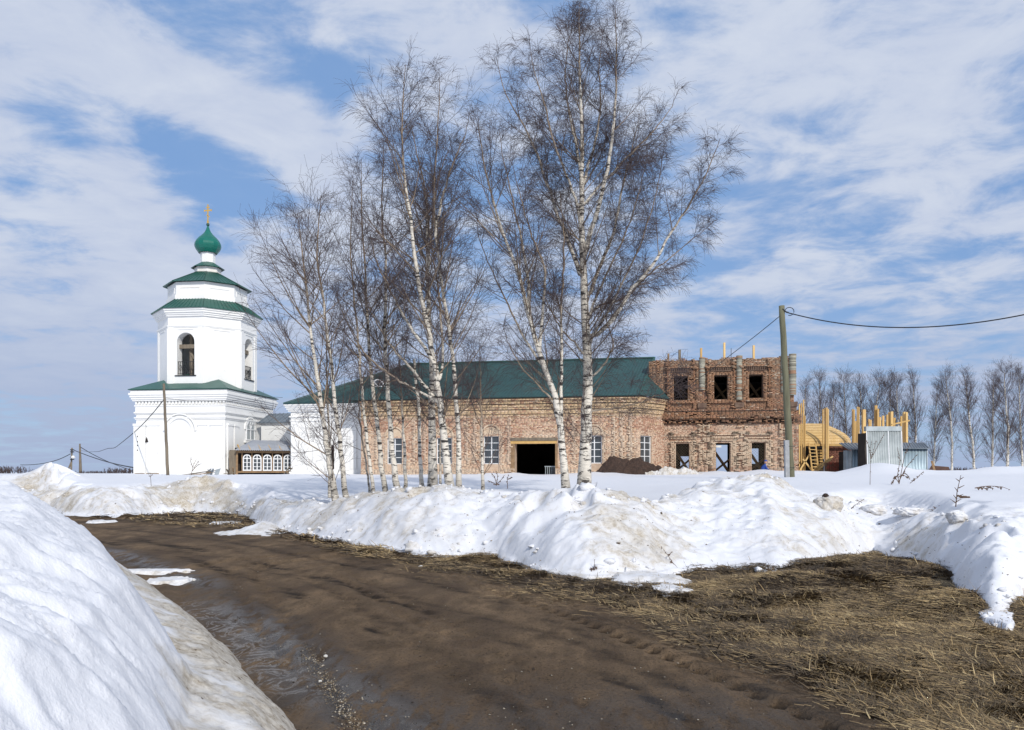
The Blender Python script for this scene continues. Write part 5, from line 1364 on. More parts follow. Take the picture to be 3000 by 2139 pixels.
def birch(seed, Yb, stems, label, group='birches in the clump', prim=3.2, sec=7, tw=4.5, Lp=2.6, f0=.12, twr=.0027, dark=1.0, bend=0.0, loc=None, shape=None, droop=.25, root=-.7, cat='birch tree', ang=44, twl=1.0):
    g = np.random.default_rng(seed)
    bx = P(stems[0][1][0][0], HZ, Yb).x
    zg = snow_z(bx, Yb)
    tr = empty('birch_tree', (bx, Yb, zg), label, cat, group)
    L0, SP, SR = [], [], []
    allp = []
    for si, (r0, path, *opt) in enumerate(stems):
        r1 = opt[0] if opt else .012
        dY = opt[1] if len(opt) > 1 else g.uniform(-1.0, 1.0)
        n = 26; px = resample([(a, b) for a, b in path], n); q = np.linspace(0, 1, n)
        Ys = Yb+dY*q**1.3
        pts = np.stack([(px[:, 0]-1500)/FL*Ys, Ys, EYE-(px[:, 1]-HZ)/FL*Ys], -1)
        if si == 0 or path[0][1] > 1395:
            ext = pts[0]+(pts[0]-pts[1])*.01; pts = np.concatenate([[[pts[0, 0], Yb, min(zg-.3, pts[0, 2]-.2)]], pts]); n += 1
        else:
            # start at the nearest point of an earlier stem so that the limb grows out of the wood
            bp, bs, bd, bq = None, None, 1e9, 0
            for sp in allp:
                dd = np.abs(sp[:, 0]/sp[:, 1]-pts[0, 0]/pts[0, 1])+np.abs((sp[:, 2]-EYE)/sp[:, 1]-(pts[0, 2]-EYE)/pts[0, 1])
                k = dd.argmin()
                if dd[k] < bd: bd = dd[k]; bp = sp[k]
            off = bp[1]-pts[0, 1]; Ys = pts[:, 1]+off*(1-np.linspace(0,1,n)**.8*.0)
            px_ = px; pts = np.stack([(px_[:, 0]-1500)/FL*Ys, Ys, EYE-(px_[:, 1]-HZ)/FL*Ys], -1); pts[0] = bp
        pts[2:-1] += g.normal(size=(len(pts)-3, 3))*.012
        rr = r0+(r1-r0)*np.linspace(0, 1, len(pts))**.85
        if si == 0: rr[:3] *= (1.35, 1.2, 1.06)
        allp.append(pts)
        o = wood('trunk' if si == 0 or path[0][1] > 1395 else 'limb', [tubes(pts[None], rr[None], 12 if r0 > .06 else 8)], tr, zg)
        SP.append(resample(pts, 26)); SR.append(np.interp(np.linspace(0, 1, 26), np.linspace(0, 1, len(rr)), rr))
    SP = np.array(SP); SR = np.array(SR); ln = np.linalg.norm(np.diff(SP, axis=1), axis=2).sum(1)
    shp = shape or (lambda t: .25+1.15*np.sin(np.pi*np.clip((1-t)*.9+.08, 0, 1))**.8*(1-.25*t))
    lmax = np.minimum(1, ln/ln.max())
    isl = np.array([0.0 if (i == 0 or stems[i][1][0][1] > 1395) else 1.0 for i in range(len(stems))])
    r_l1 = sprout(g, SP, SR, prim*1.1*ln, f0, .985, lambda pl, t, r: 1.15*Lp*shp(t)*np.clip((1-t)*7+.25, 0, 1)*(.35+.75*r)*np.clip(pl/ln.max(), .35, 1)**.7, ang, 9, .45, .045, .5, .0035, 0, .22)
    P1, R1 = r_l1
    sec = sec*.9
    L1 = tubes(P1, R1, 5)
    P2, R2 = sprout(g, P1, R1, sec*1.25*np.clip(np.linalg.norm(P1[:, -1]-P1[:, 0], axis=1)/1.6, .3, 1.6), .10, .98, lambda pl, t, r: (.40+.80*r)*np.clip(pl*.46, .25, 1.1)*(1.15-.6*t), 38, 5, .2, .085, .5, .0027, droop*.5, .5)
    L2 = tubes(P2, R2, 3)
    P3, R3 = sprout(g, P2, R2, tw*1.3*np.ones(len(P2)), .10, 1.0, lambda pl, t, r: (.16+.36*r)*twl, 36, 3, .0, .15, .7, twr, droop, .7)
    L3 = tubes(P3, R3, 3)
    wood('branches', [L1], tr, -50, 'stuff'); wood('twigs', [L2, L3], tr, -50, 'stuff')
    print('BIRCH', seed, len(P1), len(P2), len(P3)); return tr, len(P3)
TB = dict()
# the two big birches in the middle
birch(11, 25.0, [
 (.215, [(1711,1436),(1716,1300),(1722,1150),(1722,1020),(1715,900),(1704,720),(1703,560),(1706,420),(1700,300),(1697,150),(1697,10)], .008, .3),
 (.075, [(1726,1000),(1790,948),(1855,837),(1917,778),(1956,694),(1990,650),(2009,612),(2057,539),(2083,474),(2110,405)], .008, -1.2),
 (.07, [(1722,880),(1754,788),(1779,734),(1800,680),(1820,560),(1840,480),(1862,400),(1875,330)], .007, 1.4),
 (.085, [(1712,760),(1722,700),(1755,603),(1781,496),(1798,366),(1805,237),(1805,100),(1803,20)], .007, -.8),
 (.07, [(1706,830),(1690,773),(1660,694),(1608,560),(1578,465),(1535,366),(1479,280),(1453,164)], .007, 1.0),
 (.05, [(1704,700),(1690,590),(1655,500),(1620,420),(1595,300),(1560,200),(1550,110)], .006, -1.3),
 (.05, [(1703,560),(1725,480),(1750,400),(1760,300),(1755,190),(1770,80)], .006, .9),
 (.05, [(1703,520),(1690,430),(1665,330),(1655,220),(1665,120),(1690,40)], .006, 1.5),
 (.05, [(1704,610),(1760,540),(1830,470),(1900,400),(1960,330),(1990,260)], .006, 1.6),
 (.045, [(1716,930),(1760,890),(1830,880),(1900,800),(1960,760),(2030,700),(2090,650)], .006, 1.9),
 (.045, [(1722,1010),(1775,920),(1840,800),(1890,680),(1925,560),(1945,440)], .006, -1.7),
 (.045, [(1716,960),(1750,860),(1800,760),(1850,640),(1885,520),(1900,430)], .006, .2),
 (.04, [(1722,1120),(1775,1060),(1800,1010),(1780,950),(1760,900)], .008, -.9),
 (.038, [(1722,1060),(1690,1010),(1640,960),(1600,880),(1560,820)], .006, -1.5),
 (.032, [(1724,1205),(1800,1195),(1880,1180),(1945,1150),(2000,1110),(2030,1092)], .006, -2.2)],
 'tallest birch, thick white trunk and widest crown, in front of the brick hall', 'birches in front of the church', prim=4.6, sec=9.5, tw=6.2, Lp=2.0, f0=.10, droop=.45, twr=.0028)
birch(12, 24.2, [
 (.125, [(1658,1430),(1645,1290),(1638,1207),(1626,1152),(1596,1088),(1577,1014),(1554,950),(1540,880),(1515,790),(1480,700),(1450,620),(1425,520),(1410,430),(1400,340)], .008, -.6),
 (.06, [(1645,1250),(1644,1187),(1645,995),(1643,896),(1653,773),(1650,660),(1640,560)], .008, .8),
 (.055, [(1554,950),(1552,930),(1547,812),(1530,714),(1515,640),(1490,540),(1470,440),(1462,380)], .007, 1.1),
 (.05, [(1580,1030),(1601,783),(1570,720),(1540,640),(1520,560),(1500,470)], .006, -1.1),
 (.04, [(1590,1075),(1540,1000),(1490,900),(1440,790),(1400,700),(1395,600)], .006, 1.0),
 (.035, [(1640,1200),(1580,1130),(1530,1080),(1490,1010),(1475,960)], .006, -1.0)],
 'left-leaning birch standing just left of the tallest birch', 'birches in front of the church', prim=4.0, sec=7.5, tw=5, Lp=1.9, f0=.15, droop=.35)
# the clump on the left
G = 'birches in front of the church'
birch(21, 23.0, [(.10, [(984,1468),(970,1393),(952,1267),(934,1141),(916,1020),(903,907),(894,817),(888,750),(880,690),(872,625)], .008, .3)],
 'leftmost birch, leaning left with long bare boughs sweeping towards the bell tower', G, prim=5.0, sec=7, tw=4, Lp=2.4, f0=.08, droop=.1)
birch(22, 23.3, [(.085, [(1015,1463),(1002,1357),(988,1235),(975,1110),(961,997),(948,898),(932,790),(930,710),(936,630),(940,572)], .008, -.4)],
 'second birch from the left, pale and evenly leaning, close behind the leftmost', G, prim=4.2, sec=6, tw=4, Lp=1.6, f0=.15, droop=.2)
birch(23, 25.5, [(.05, [(966,1400),(966,1312),(958,1100),(955,1000),(975,920),(985,860)], .008, .5)],
 'thin dark birch stem standing between the two leftmost birches', G, prim=3.0, sec=5, tw=3, Lp=1.0, f0=.2, droop=.2)
birch(24, 24.0, [(.06, [(1094,1450),(1083,1357),(1065,1200),(1058,1100),(1047,975),(1031,817),(1030,760),(1028,650),(1034,530)], .008, .4)],
 'slim birch with a wavering grey-white stem before the left end of the brickwork', G, prim=3.8, sec=6, tw=4, Lp=1.5, f0=.2)
birch(25, 25.0, [(.085, [(1130,1445),(1116,1357),(1107,1267),(1094,1155),(1083,1042),(1074,907),(1067,750),(1060,670),(1060,550),(1058,465)], .008, -.6)],
 'birch with a dark foot right of the slim wavering stem', G, prim=4.0, sec=6.5, tw=4.5, Lp=1.7, f0=.2)
birch(26, 24.4, [(.10, [(1168,1447),(1160,1400),(1146,1334),(1141,1200),(1132,1065),(1123,952),(1132,862),(1130,750),(1118,670),(1120,550),(1124,425)], .008, .7)],
 'birch with a heavily scarred white stem in the middle of the clump', G, prim=4.0, sec=6.5, tw=4.5, Lp=1.7, f0=.2)
birch(27, 26.5, [(.155, [(1267,1420),(1267,1312),(1267,1177),(1268,1065),(1256,952),(1253,817),(1250,730),(1252,590),(1228,470),(1204,365)], .008, .5),
  (.05, [(1253,817),(1262,700),(1270,600),(1290,500),(1330,400)], .006, -.6)],
 'thick grey-barked birch in the clump, straight, behind the tall pale stem', G, prim=4.6, sec=7.5, tw=5, Lp=2.1, f0=.18, droop=.35)
birch(28, 23.4, [(.125, [(1318,1425),(1307,1334),(1296,1235),(1284,1141),(1268,1050),(1262,980),(1244,930),(1230,850),(1216,770),(1208,670),(1192,570),(1176,430),(1178,310),(1188,190)], .008, .2),
  (.06, [(1284,1100),(1262,1045),(1220,985),(1182,930),(1160,880),(1141,844),(1118,800),(1101,759),(1085,690)], .008, -1.2),
  (.055, [(1290,1190),(1244,1128),(1200,1074),(1155,1029),(1110,960),(1080,900),(1060,840)], .008, 1.1),
  (.045, [(1286,1170),(1230,1150),(1160,1110),(1120,1080),(1087,1058),(1050,1010),(1025,960)], .007, -1.0),
  (.045, [(1284,1130),(1300,1060),(1294,960),(1288,860),(1270,760),(1255,650),(1250,560)], .007, 1.2)],
 'tallest birch of the left clump, with long limbs slanting up to the left', G, prim=4.4, sec=7.5, tw=5, Lp=2.0, f0=.16, droop=.3)
birch(29, 23.8, [(.085, [(1344,1428),(1345,1290),(1340,1200),(1334,1110),(1319,997),(1303,885),(1287,790),(1276,670),(1268,590),(1276,470),(1284,350),(1290,260),(1286,205)], .007, .4),
  (.045, [(1276,670),(1300,560),(1330,470),(1360,400),(1375,330)], .006, -1.0)],
 'rightmost tall birch of the left clump, a clean white stem curving left', G, prim=4.2, sec=7, tw=5, Lp=1.9, f0=.2, droop=.35)
birch(30, 25.6, [(.06, [(1188,1428),(1184,1290),(1177,1177),(1172,1065),(1160,1000),(1150,930)], .008, .5)],
 'short birch stem between the scarred birch and the thick grey one', G, prim=3.0, sec=5, tw=3.5, Lp=1.1, f0=.3)
birch(31, 25.2, [(.07, [(1236,1424),(1229,1300),(1229,1200),(1222,1146),(1215,1100),(1213,1052)], .035, .2)],
 'broken-off birch snag with a stubby top, left of the thick grey birch', G, prim=1.2, sec=4, tw=3, Lp=.9, f0=.3)
birch(32, 26.8, [(.04, [(1083,1447),(1072,1357),(1062,1290),(1056,1267),(1050,1180),(1056,1100),(1040,1000)], .008, .5)],
 'thin dark stem crossing in front of the corner of the white wall', G, prim=3.0, sec=5, tw=3, Lp=1.0, f0=.3)
birch(33, 24.6, [(.055, [(1415,1434),(1412,1350),(1410,1290),(1409,1200),(1408,1100),(1405,1010)], .007, .2)],
 'small young birch with fan-like branches in front of the tall white window', G, prim=5.5, sec=6, tw=3.5, Lp=1.45, f0=.18, droop=.1, ang=34)
birch(34, 26.5, [(.04, [(1290,1405),(1290,1300),(1300,1180),(1310,1080),(1315,1000)], .008, .5)],
 'thin stem half hidden between the two rightmost trunks of the left clump', G, prim=3.0, sec=5, tw=3, Lp=1.0, f0=.3)

# distant row of birches on the right: four crowns, copied
def far_birch(seed, h, lean, label):
    g = np.random.default_rng(seed); n = 22; q = np.linspace(0, 1, n)
    tr = empty('birch_tree', (0, 0, 0), label, 'birch tree', 'row of bare birches behind the sheds')
    x = lean*q**2*h*.1+.10*np.cumsum(g.normal(size=n))*.35; pts = np.stack([x, .3*q, q*h-.4], -1)
    rr = .115*(1-q)**.8+.012
    o = link('trunk', None, None, tr) if False else None
    V, Q, T_ = tubes(pts[None], rr[None], 8)
    link('trunk', mesh_np('trunk', V, Q, True, [('thick', T_), ('low', np.zeros(len(V)))]), M['bark'], tr)
    SPx = resample(pts, 26)[None]; SRx = rr[[0]+[0]*0].repeat(26)[None]*np.linspace(1, .1, 26)[None]
    P1, R1 = sprout(g, SPx, SRx, np.array([72.]), .12, .99, lambda pl, t, r: h*.29*np.sin(np.pi*np.clip((1-t)*.78+.06, 0, 1))**.9*(.5+.6*r), 40, 7, .8, .05, .4, .0068, 0, .4)
    P2, R2 = sprout(g, P1, R1, 8*np.ones(len(P1)), .1, .98, lambda pl, t, r: .35+.8*r, 34, 4, .35, .1, .6, .005, 0, .7)
    P3, R3 = sprout(g, P2, R2, 3.6*np.ones(len(P2)), .1, 1, lambda pl, t, r: .2+.4*r, 36, 3, .1, .1, .7, .0038, .2, .8)
    V, Q, T_ = cat_([tubes(P1, R1, 4), tubes(P2, R2, 3), tubes(P3, R3, 3)])
    link('twigs', mesh_np('twigs', V, Q, True, [('thick', np.minimum(T_*.5, .012)), ('low', np.zeros(len(V)))]), M['bark'], tr, kind='stuff')
    return tr
def copy_tree(o, label):
    r = o.copy(); COL.objects.link(r); r['label'] = label
    for ch in o.children:
        c = ch.copy(); COL.objects.link(c); c.parent = r
    return r
protos = [far_birch(51, 10, .3, ''), far_birch(52, 10, -.4, ''), far_birch(53, 10, .1, ''), far_birch(54, 10, -.2, ''), far_birch(55, 10, .6, ''), far_birch(56, 10, -.5, '')]
FT = [(2356,1128),(2403,1108),(2438,1146),(2476,1105),(2531,1114),(2559,1106),(2600,1114),(2638,1118),(2683,1108),(2735,1143),(2788,1095),(2852,1098),(2905,1108),(2950,1082),(2996,1098),(3060,1090)]
FL_ = ['birch in the distant row just right of the brick church','distant birch rising behind the left end of the board-sheathed roof','slender low distant birch over the middle of the board-sheathed roof',
 'distant birch above the right part of the board-sheathed roof','left one of the close pair of distant birches behind the tall timber posts','right one of the close pair of distant birches behind the tall timber posts',
 'distant birch straight above the bright zinc box','small narrow distant birch above the right edge of the zinc box','first distant birch standing clear to the right of the timber posts',
 'short forked distant birch above the right end of the zinc shed roof','tall distant birch right of the zinc shed, by the rusty container','broad distant birch right of the rusty container',
 'thin distant birch leaning behind the snow mound at the right','second last distant birch before the right edge, with a pale trunk','distant birch cut by the right edge of the picture','distant birch beyond the right edge of the picture']
for i, ((px, py), lb) in enumerate(zip(FT, FL_)):
    if i == 15: break
    Yd = 88+6*math.sin(i*2.3); p = P(px, HZ, Yd); h = (HZ-py)/FL*Yd+.3
    o = protos[i] if i < 6 else copy_tree(protos[(i*5+i//3) % 6], lb)
    o['label'] = lb
    o.location = (p.x, Yd, 1.5); s = h/9.7; o.scale = (s*(.95+.28*math.sin(i*3.1)), s*.95, s); o.rotation_euler = (0, 0, i*1.9)
# low scrub on the horizon, left
def scrub(px0, px1, top, Yd, seed, label):
    g = np.random.default_rng(seed); n = int((px1-px0)*1.1); x = np.array([P(a, HZ, Yd).x for a in g.uniform(px0, px1, n)])
    H = (HZ-top)/FL*Yd
    b = np.stack([x, Yd+g.uniform(-3, 3, n), np.full(n, 1.3)], -1); h = H*g.uniform(.45, 1.05, n)
    Pp = np.empty((n, 4, 3)); Pp[:, 0] = b; d = np.stack([g.normal(size=n)*.25, g.normal(size=n)*.2, np.ones(n)], -1)
    for q in range(1, 4): Pp[:, q] = Pp[:, q-1]+unit(d+g.normal(size=(n, 3))*.12)*(h/3)[:, None]
    R_ = np.full((n, 4), .028)
    P2, R2 = sprout(g, Pp, R_, 7*np.ones(n), .2, 1, lambda pl, t, r: pl*.35*(1.1-t)+.2, 32, 3, .3, .1, .7, .016, 0, .8)
    V, Q, T_ = cat_([tubes(Pp, R_, 3), tubes(P2, R2, 3)])
    me = mesh_np('scrub', V, Q, True); link('scrub', me, M['scrub'], kind='stuff', label=label, cat='bushes')
scrub(-60, 56, 1357, 110, 61, 'low bare scrub on the horizon at the left edge')
scrub(318, 391, 1364, 120, 62, 'low bare scrub on the horizon just left of the bell tower')
scrub(232, 330, 1374, 150, 65, 'very low scrub line between the far utility poles and the tower')
scrub(2700, 3100, 1362, 100, 63, 'low undergrowth among the distant birches at the right')
# ------------------------------------------------------------------ utility poles and cables
def pole_thing(name, px0, py0, px1, py1, Y, r0, r1, m, label, Y1=None, group=None):
    b, t_ = P(px0, py0, Y), P(px1, py1, Y1 or Y); b.z = snow_z(b.x, b.y)-.25
    r = empty(name, tuple(b), label, 'utility pole', group)
    mb = MB(); n = 12; mb.tube([b.lerp(t_, i/n)+Vector((.01*math.sin(i*2.1), 0, 0)) for i in range(n+1)], [r0+(r1-r0)*i/n for i in range(n+1)], 12)
    mb.build('pole', M[m], r, smooth=True); return r, b, t_
PY_ = 34.0
up, b, t_ = pole_thing('utility_pole', 2318, 1392, 2290, 896, PY_, .155, .118, 'pole', 'tall greenish wooden utility pole strapped to a concrete stub, in front of the brick church')
mb = MB(); c0, c1 = P(2306,1396,PY_-.22), P(2304,1290,PY_-.2); c0.z -= .3; mb.beam(c0, c1, .17, .19, up=(0,1,0)); mb.build('concrete_stub', M['concrete'], up)
for py in (1307, 1369):
    a = P(2311, py, PY_-.1); mb = MB(); n = 14
    mb.tube([a+Vector((.26*math.cos(i*2*math.pi/n), .2*math.sin(i*2*math.pi/n), .02*math.sin(i))) for i in range(n+1)], .012, 5); mb.build('wire_strap', M['iron'], up)
mb = MB(); a = P(2298,914,PY_-.1); mb.tube([a+Vector((.02+.19*(1-math.cos(i*.55))/1.0, 0, .02+.17*math.sin(i*.55)*1.0)) for i in range(10)], .016, 6); mb.tube([P(2292,905,PY_-.1), P(2303,914,PY_-.12), P(2310,916,PY_-.12)], .03, 6); mb.build('cable_clamp', M['iron'], up)
def cable(pts, r, label, name='cable', n=30):
    pp = resample([tuple(p) for p in pts], n); o = pp[0]
    mb = MB(); mb.tube([Vector(p) for p in pp], r, 6); return mb.build(name, M['wire'], origin=tuple(o), label=label, cat='cable')
def quad(a, c, b, n=12):
    return [a*(1-q)**2+c*2*q*(1-q)+b*q*q for q in [i/n for i in range(n+1)]]
cable(quad(P(2303,915,PY_), P(2640,1010,31), P(3080,905,28)), .022, 'black cable sagging from the tall wooden pole to the right edge')
cable(quad(P(2287,924,PY_), P(2200,1000,36), P(1962,1172,54)), .017, 'black cable running from the tall wooden pole down left to the brick church')
lp, b, t_ = pole_thing('utility_pole', 492, 1398, 480, 1124, 52, .10, .075, 'oldwood', 'thin weathered utility pole standing in front of the white bell tower')
cable([P(484,1166,52), P(540,1174,53), P(600,1175,54), P(655,1180,55.5), P(675,1176,56), P(700,1171,57), P(720,1175,58), P(740,1177,58.5), P(765,1166,60), P(800,1163,61), P(828,1165,62)], .013, 'thin cable drooping across the white bell tower to the right', n=50)
cable([P(484,1166,52), P(440,1225,56), P(390,1270,62), P(345,1306,75), P(332,1316,82), P(325,1312,85), P(318,1313,88), P(290,1323,110), P(262,1324,160), P(236,1320,200)], .03, 'cable sagging from the thin pole left towards the far poles', n=50)
fp1, b1, t1 = pole_thing('utility_pole', 236, 1390, 234, 1300, 190, .36, .17, 'oldwood', 'farther right and taller of two distant utility poles on the horizon, thick at its foot')
fp2, b2, t2 = pole_thing('utility_pole', 208, 1391, 211, 1312, 185, .20, .17, 'oldwood', 'left one of two distant utility poles, with a slanting brace and a lamp')
mb = MB(); mb.tube([P(194,1391,184.5), P(208,1355,185)], .16, 8); mb.build('brace', M['oldwood'], fp2)
mb = MB()
for py in (1318,1324,1340,1346): mb.tube([P(206,py,184.6), P(217,py,184.6)], .12, 6)
mb.build('crossarm', M['iron'], fp2)
mb = MB(); mb.lathe((P(214,1340,184).x, 184), [(.05,P(0,1341,184).z-.3),(.5,P(0,1341,184).z),(.3,P(0,1341,184).z+.4),(.05,P(0,1341,184).z+.5)], 10); mb.build('lamp', M['litter'], fp2)
cable(quad(P(214,1318,185), P(310,1358,150), P(392,1370,120)), .09, 'lower distant cable between the far poles and the bell tower')
cable(quad(P(206,1330,185), P(150,1365,200), P(60,1362,260)), .09, 'distant cable running left from the far poles')
cable(quad(P(236,1310,190), P(300,1352,200), P(392,1380,220)), .08, 'faint second cable between the far poles and the tower')

# ------------------------------------------------------------------ heap of earth and rubble by the hall
def heap(name, tab, Y, depth, m, label, cat, seed, amp=.2, n=200, base=None, dirt=None, kind=None, z0=1.35):
    """tab: outline of the heap's ridge as (photo column, row)"""
    x0, x1 = P(tab[0][0], 0, Y).x, P(tab[-1][0], 0, Y).x
    u = np.linspace(x0, x1, n); v = np.linspace(-1, 1, 60); U, V_ = np.meshgrid(u, v)
    pxu = 1500+FL*u/Y; zt = EYE-(np.interp(pxu, [a for a, _ in tab], [b for _, b in tab])-HZ)/FL*Y
    prof = np.clip(1-np.abs(V_)**1.25, 0, 1)
    Z = z0-.1+(zt[None]-z0+.1)*prof+amp*fbm(U, V_*depth, 1.6, 5, seed)*np.clip(prof*3, 0, 1)+amp*.5*fbm(U, V_*depth, 6, 3, seed+5)
    Yy = Y+V_*depth
    Vt = np.stack([U, Yy, Z], -1).reshape(-1, 3); c = Vt.mean(0); c[2] = z0
    me = mesh_np(name, Vt-c, gridquads(*U.shape), True, [('dirt', np.full(len(Vt), dirt if dirt is not None else 0))])
    return link(name, me, M[m], label=label, cat=cat, loc=tuple(c), kind=kind)
heap('earth_heap', [(1738,1388),(1752,1378),(1772,1352),(1787,1335),(1800,1333),(1822,1342),(1845,1352),(1858,1346),(1872,1343),(1895,1356),(1925,1366),(1960,1372),(2020,1384)], 54.2, 1.1, 'soil', 'two-humped heap of dark earth against the brick wall, right of the tallest birch', 'earth heap', 71)
heap('rubble_ridge', [(1890,1388),(1910,1378),(1945,1370),(1975,1368),(2000,1374),(2030,1377),(2060,1385),(2075,1390)], 53.2, .6, 'snow', 'low ridge of dirty snow and rubble at the foot of the brick church', 'rubble ridge', 75, amp=.22, dirt=.75)
# broken boards and sheets by the tower
r_ = random.Random(12)
db = empty('debris_pile', tuple(P(620,1392,55)), 'pile of old boards and torn metal sheets in the snow before the bell tower', 'debris')
for i, (a, b, w, m) in enumerate((((532,1392),(600,1382),.10,'oldwood'),((540,1394),(612,1380),.09,'oldwood'),((560,1392),(625,1384),.12,'brownwood'),((585,1390),(640,1376),.08,'oldwood'),((600,1388),(618,1374),.10,'zincroof'),((608,1376),(640,1388),.12,'zincroof'),((625,1374),(618,1392),.10,'zincroof'),((664,1375),(674,1392),.10,'oldwood'),((672,1372),(668,1392),.08,'oldwood'),((682,1370),(685,1391),.09,'brownwood'),((655,1388),(690,1384),.09,'oldwood'))):
    mb = MB(); mb.beam(P(*a, 55+r_.uniform(-.5,.5)), P(*b, 55+r_.uniform(-.5,.5)), w, .04); mb.build('board', M[m], db)
for i, q in enumerate((((628,1392),(640,1390),(640,1372),(625,1376)),((604,1390),(622,1390),(616,1376),(600,1382)))):
    mb = MB(); f = [P(*p, 54.6+i*.3) for p in q]; mb.hexa([f[0], f[1], f[0]+Vector((0,.05,0)), f[1]+Vector((0,.05,0)), f[3]+Vector((0,.4,0)), f[2]+Vector((0,.4,0)), f[3]+Vector((0,.45,0)), f[2]+Vector((0,.45,0))]); mb.build('metal_sheet', M['zinc'], db)
pb2 = empty('broken_pallet', tuple(P(845,1388,57)), 'broken dark wooden frame leaning at the right end of the glazed porch', 'broken frame')
for a, b in (((832,1388),(853,1362)),((838,1392),(857,1370)),((835,1383),(848,1388)),((840,1376),(853,1381)),((846,1369),(856,1374))):
    mb = MB(); mb.beam(P(*a,57), P(*b,57.3), .08, .04); mb.build('slat', M['oldwood'], pb2)
sb = MB()
for i in range(8): a = P(2450+i*22, 1392-abs(4-i)*1.0, 49.5); sb.beam(a, a+Vector((r_.uniform(.3,.7), r_.uniform(-.2,.2), r_.uniform(-.05,.1))), .06, .03)
sb.build('scattered_sticks', M['oldwood'], kind='stuff', label='scattered dark sticks on the snow in front of the zinc shed', cat='sticks')

# ------------------------------------------------------------------ crouching worker in blue
def body(name, joints, edges, parent, m, sub=2):
    me = bpy.data.meshes.new(name); me.from_pydata([j[0] for j in joints], edges, []); me.update()
    o = link(name, me, M[m], parent)
    sm = o.modifiers.new('skin', 'SKIN'); sm.use_smooth_shade = True
    me.skin_vertices[0]
    lay = me.skin_vertices[0].data if len(me.skin_vertices) else None
    for d, j in zip(lay, joints): d.radius = (j[1], j[1] if len(j) < 3 else j[2])
    lay[0].use_root = True
    sb_ = o.modifiers.new('sub', 'SUBSURF'); sb_.levels = sub; sb_.render_levels = sub
    return o
pc = P(2234, 1392, 54.0); pc.z = 1.62
man = empty('person', tuple(pc), 'person in a blue jacket and blue cap crouching behind the snow by the right doorway', 'person')
def skin_body(name, J, E, m):
    me = bpy.data.meshes.new(name); me.from_pydata([j[0] for j in J], E, []); me.update()
    o = link(name, me, M[m], man)
    bpy.context.view_layer.objects.active = o
    sm = o.modifiers.new('skin', 'SKIN'); sm.use_smooth_shade = True
    if not len(me.skin_vertices):
        o.select_set(True); bpy.ops.mesh.customdata_skin_add()
    for d, j in zip(me.skin_vertices[0].data, J): d.radius = (j[1], j[1])
    me.skin_vertices[0].data[0].use_root = True
    s2 = o.modifiers.new('sub', 'SUBSURF'); s2.levels = 1; s2.render_levels = 2
    return o
# facing right (+x), kneeling, bent forward
J = [((0,0,.12),.15),((.02,0,.28),.15),((.07,0,.44),.16),((.13,0,.56),.13),((.17,0,.62),.055),((.19,0,.68),.05),
     ((.13,-.17,.55),.06),((.22,-.20,.36),.05),((.38,-.15,.28),.036),((.13,.17,.55),.06),((.22,.20,.36),.05),((.38,.15,.28),.036)]
E = [(0,1),(1,2),(2,3),(3,4),(4,5),(3,6),(6,7),(7,8),(3,9),(9,10),(10,11)]
skin_body('jacket', J, E, 'bluecloth')
J = [((0,0,.10),.14),((.05,-.10,.06),.085),((.34,-.12,.10),.065),((.05,-.13,-.12),.05),((.22,-.13,-.15),.045),((.05,.10,.06),.085),((.34,.12,.10),.065),((.05,.13,-.12),.05),((.22,.13,-.15),.045)]
E = [(0,1),(1,2),(2,3),(3,4),(0,5),(5,6),(6,7),(7,8)]
skin_body('trousers', J, E, 'darkcloth')
import bmesh
def ell(name, c, r, m, k=16, fn=None, par=man):
    bm = bmesh.new(); bmesh.ops.create_uvsphere(bm, u_segments=20, v_segments=14, radius=1)
    for v in bm.verts:
        p = Vector(v.co)
        if fn: p = fn(p)
        v.co = Vector((p.x*r[0], p.y*r[1], p.z*r[2]))
    me = bpy.data.meshes.new(name); bm.to_mesh(me); bm.free(); me.polygons.foreach_set('use_smooth', np.ones(len(me.polygons), dtype=bool))
    return link(name, me, M[m], par, loc=c)
def headfn(p):
    f = max(0, p.x); q = p.copy()
    q.x += .20*f*math.exp(-((p.y)/.22)**2-((p.z+.08)/.28)**2)        # nose
    q.x -= .10*f*math.exp(-((abs(p.y)-.38)/.18)**2-((p.z-.12)/.16)**2)  # eye sockets
    q.x += .06*f*math.exp(-((p.y)/.35)**2-((p.z+.75)/.2)**2)
    if p.z < -.2: q.y *= 1+.35*(p.z+.2)
    return q
hd = ell('head', (.22,0,.79), (.098,.078,.118), 'skin', fn=headfn)
for s in (-1, 1):
    e = ell('ear', (.215,s*.078,.785), (.022,.010,.032), 'skin'); y = ell('eye', (.305,s*.030,.805), (.009,.011,.008), 'iron')
ell('mouth', (.312,0,.735), (.006,.022,.005), 'rust')
cap = ell('cap', (.21,0,.845), (.106,.088,.085), 'bluecloth', fn=lambda p: Vector((p.x, p.y, max(p.z, -.25))))
mb = MB(); mb.box(Fr((man.location.x, man.location.y, 0), 0), .28, .37, -.06, .06, man.location.z+.835, man.location.z+.848); mb.build('cap_peak', M['bluecloth'], man)
for s in (-1, 1):
    hb = MB(); w = Vector((.40, s*.15, .265))+Vector(man.location)
    hb.tube([w, w+Vector((.04,0,-.01)), w+Vector((.08,0,-.02))], [.026,.036,.030], 8)
    for q in range(4):
        a = w+Vector((.08,(q-1.5)*.017,-.02)); hb.tube([a, a+Vector((.035+.006*(q in (1,2)),0,-.012)), a+Vector((.055,0,-.04))], [.009,.008,.006], 6)
    hb.tube([w+Vector((.03,-s*.03,-.01)), w+Vector((.065,-s*.048,-.02)), w+Vector((.085,-s*.045,-.035))], [.010,.009,.007], 6)
    hb.build('hand', M['skin'], man, smooth=True)

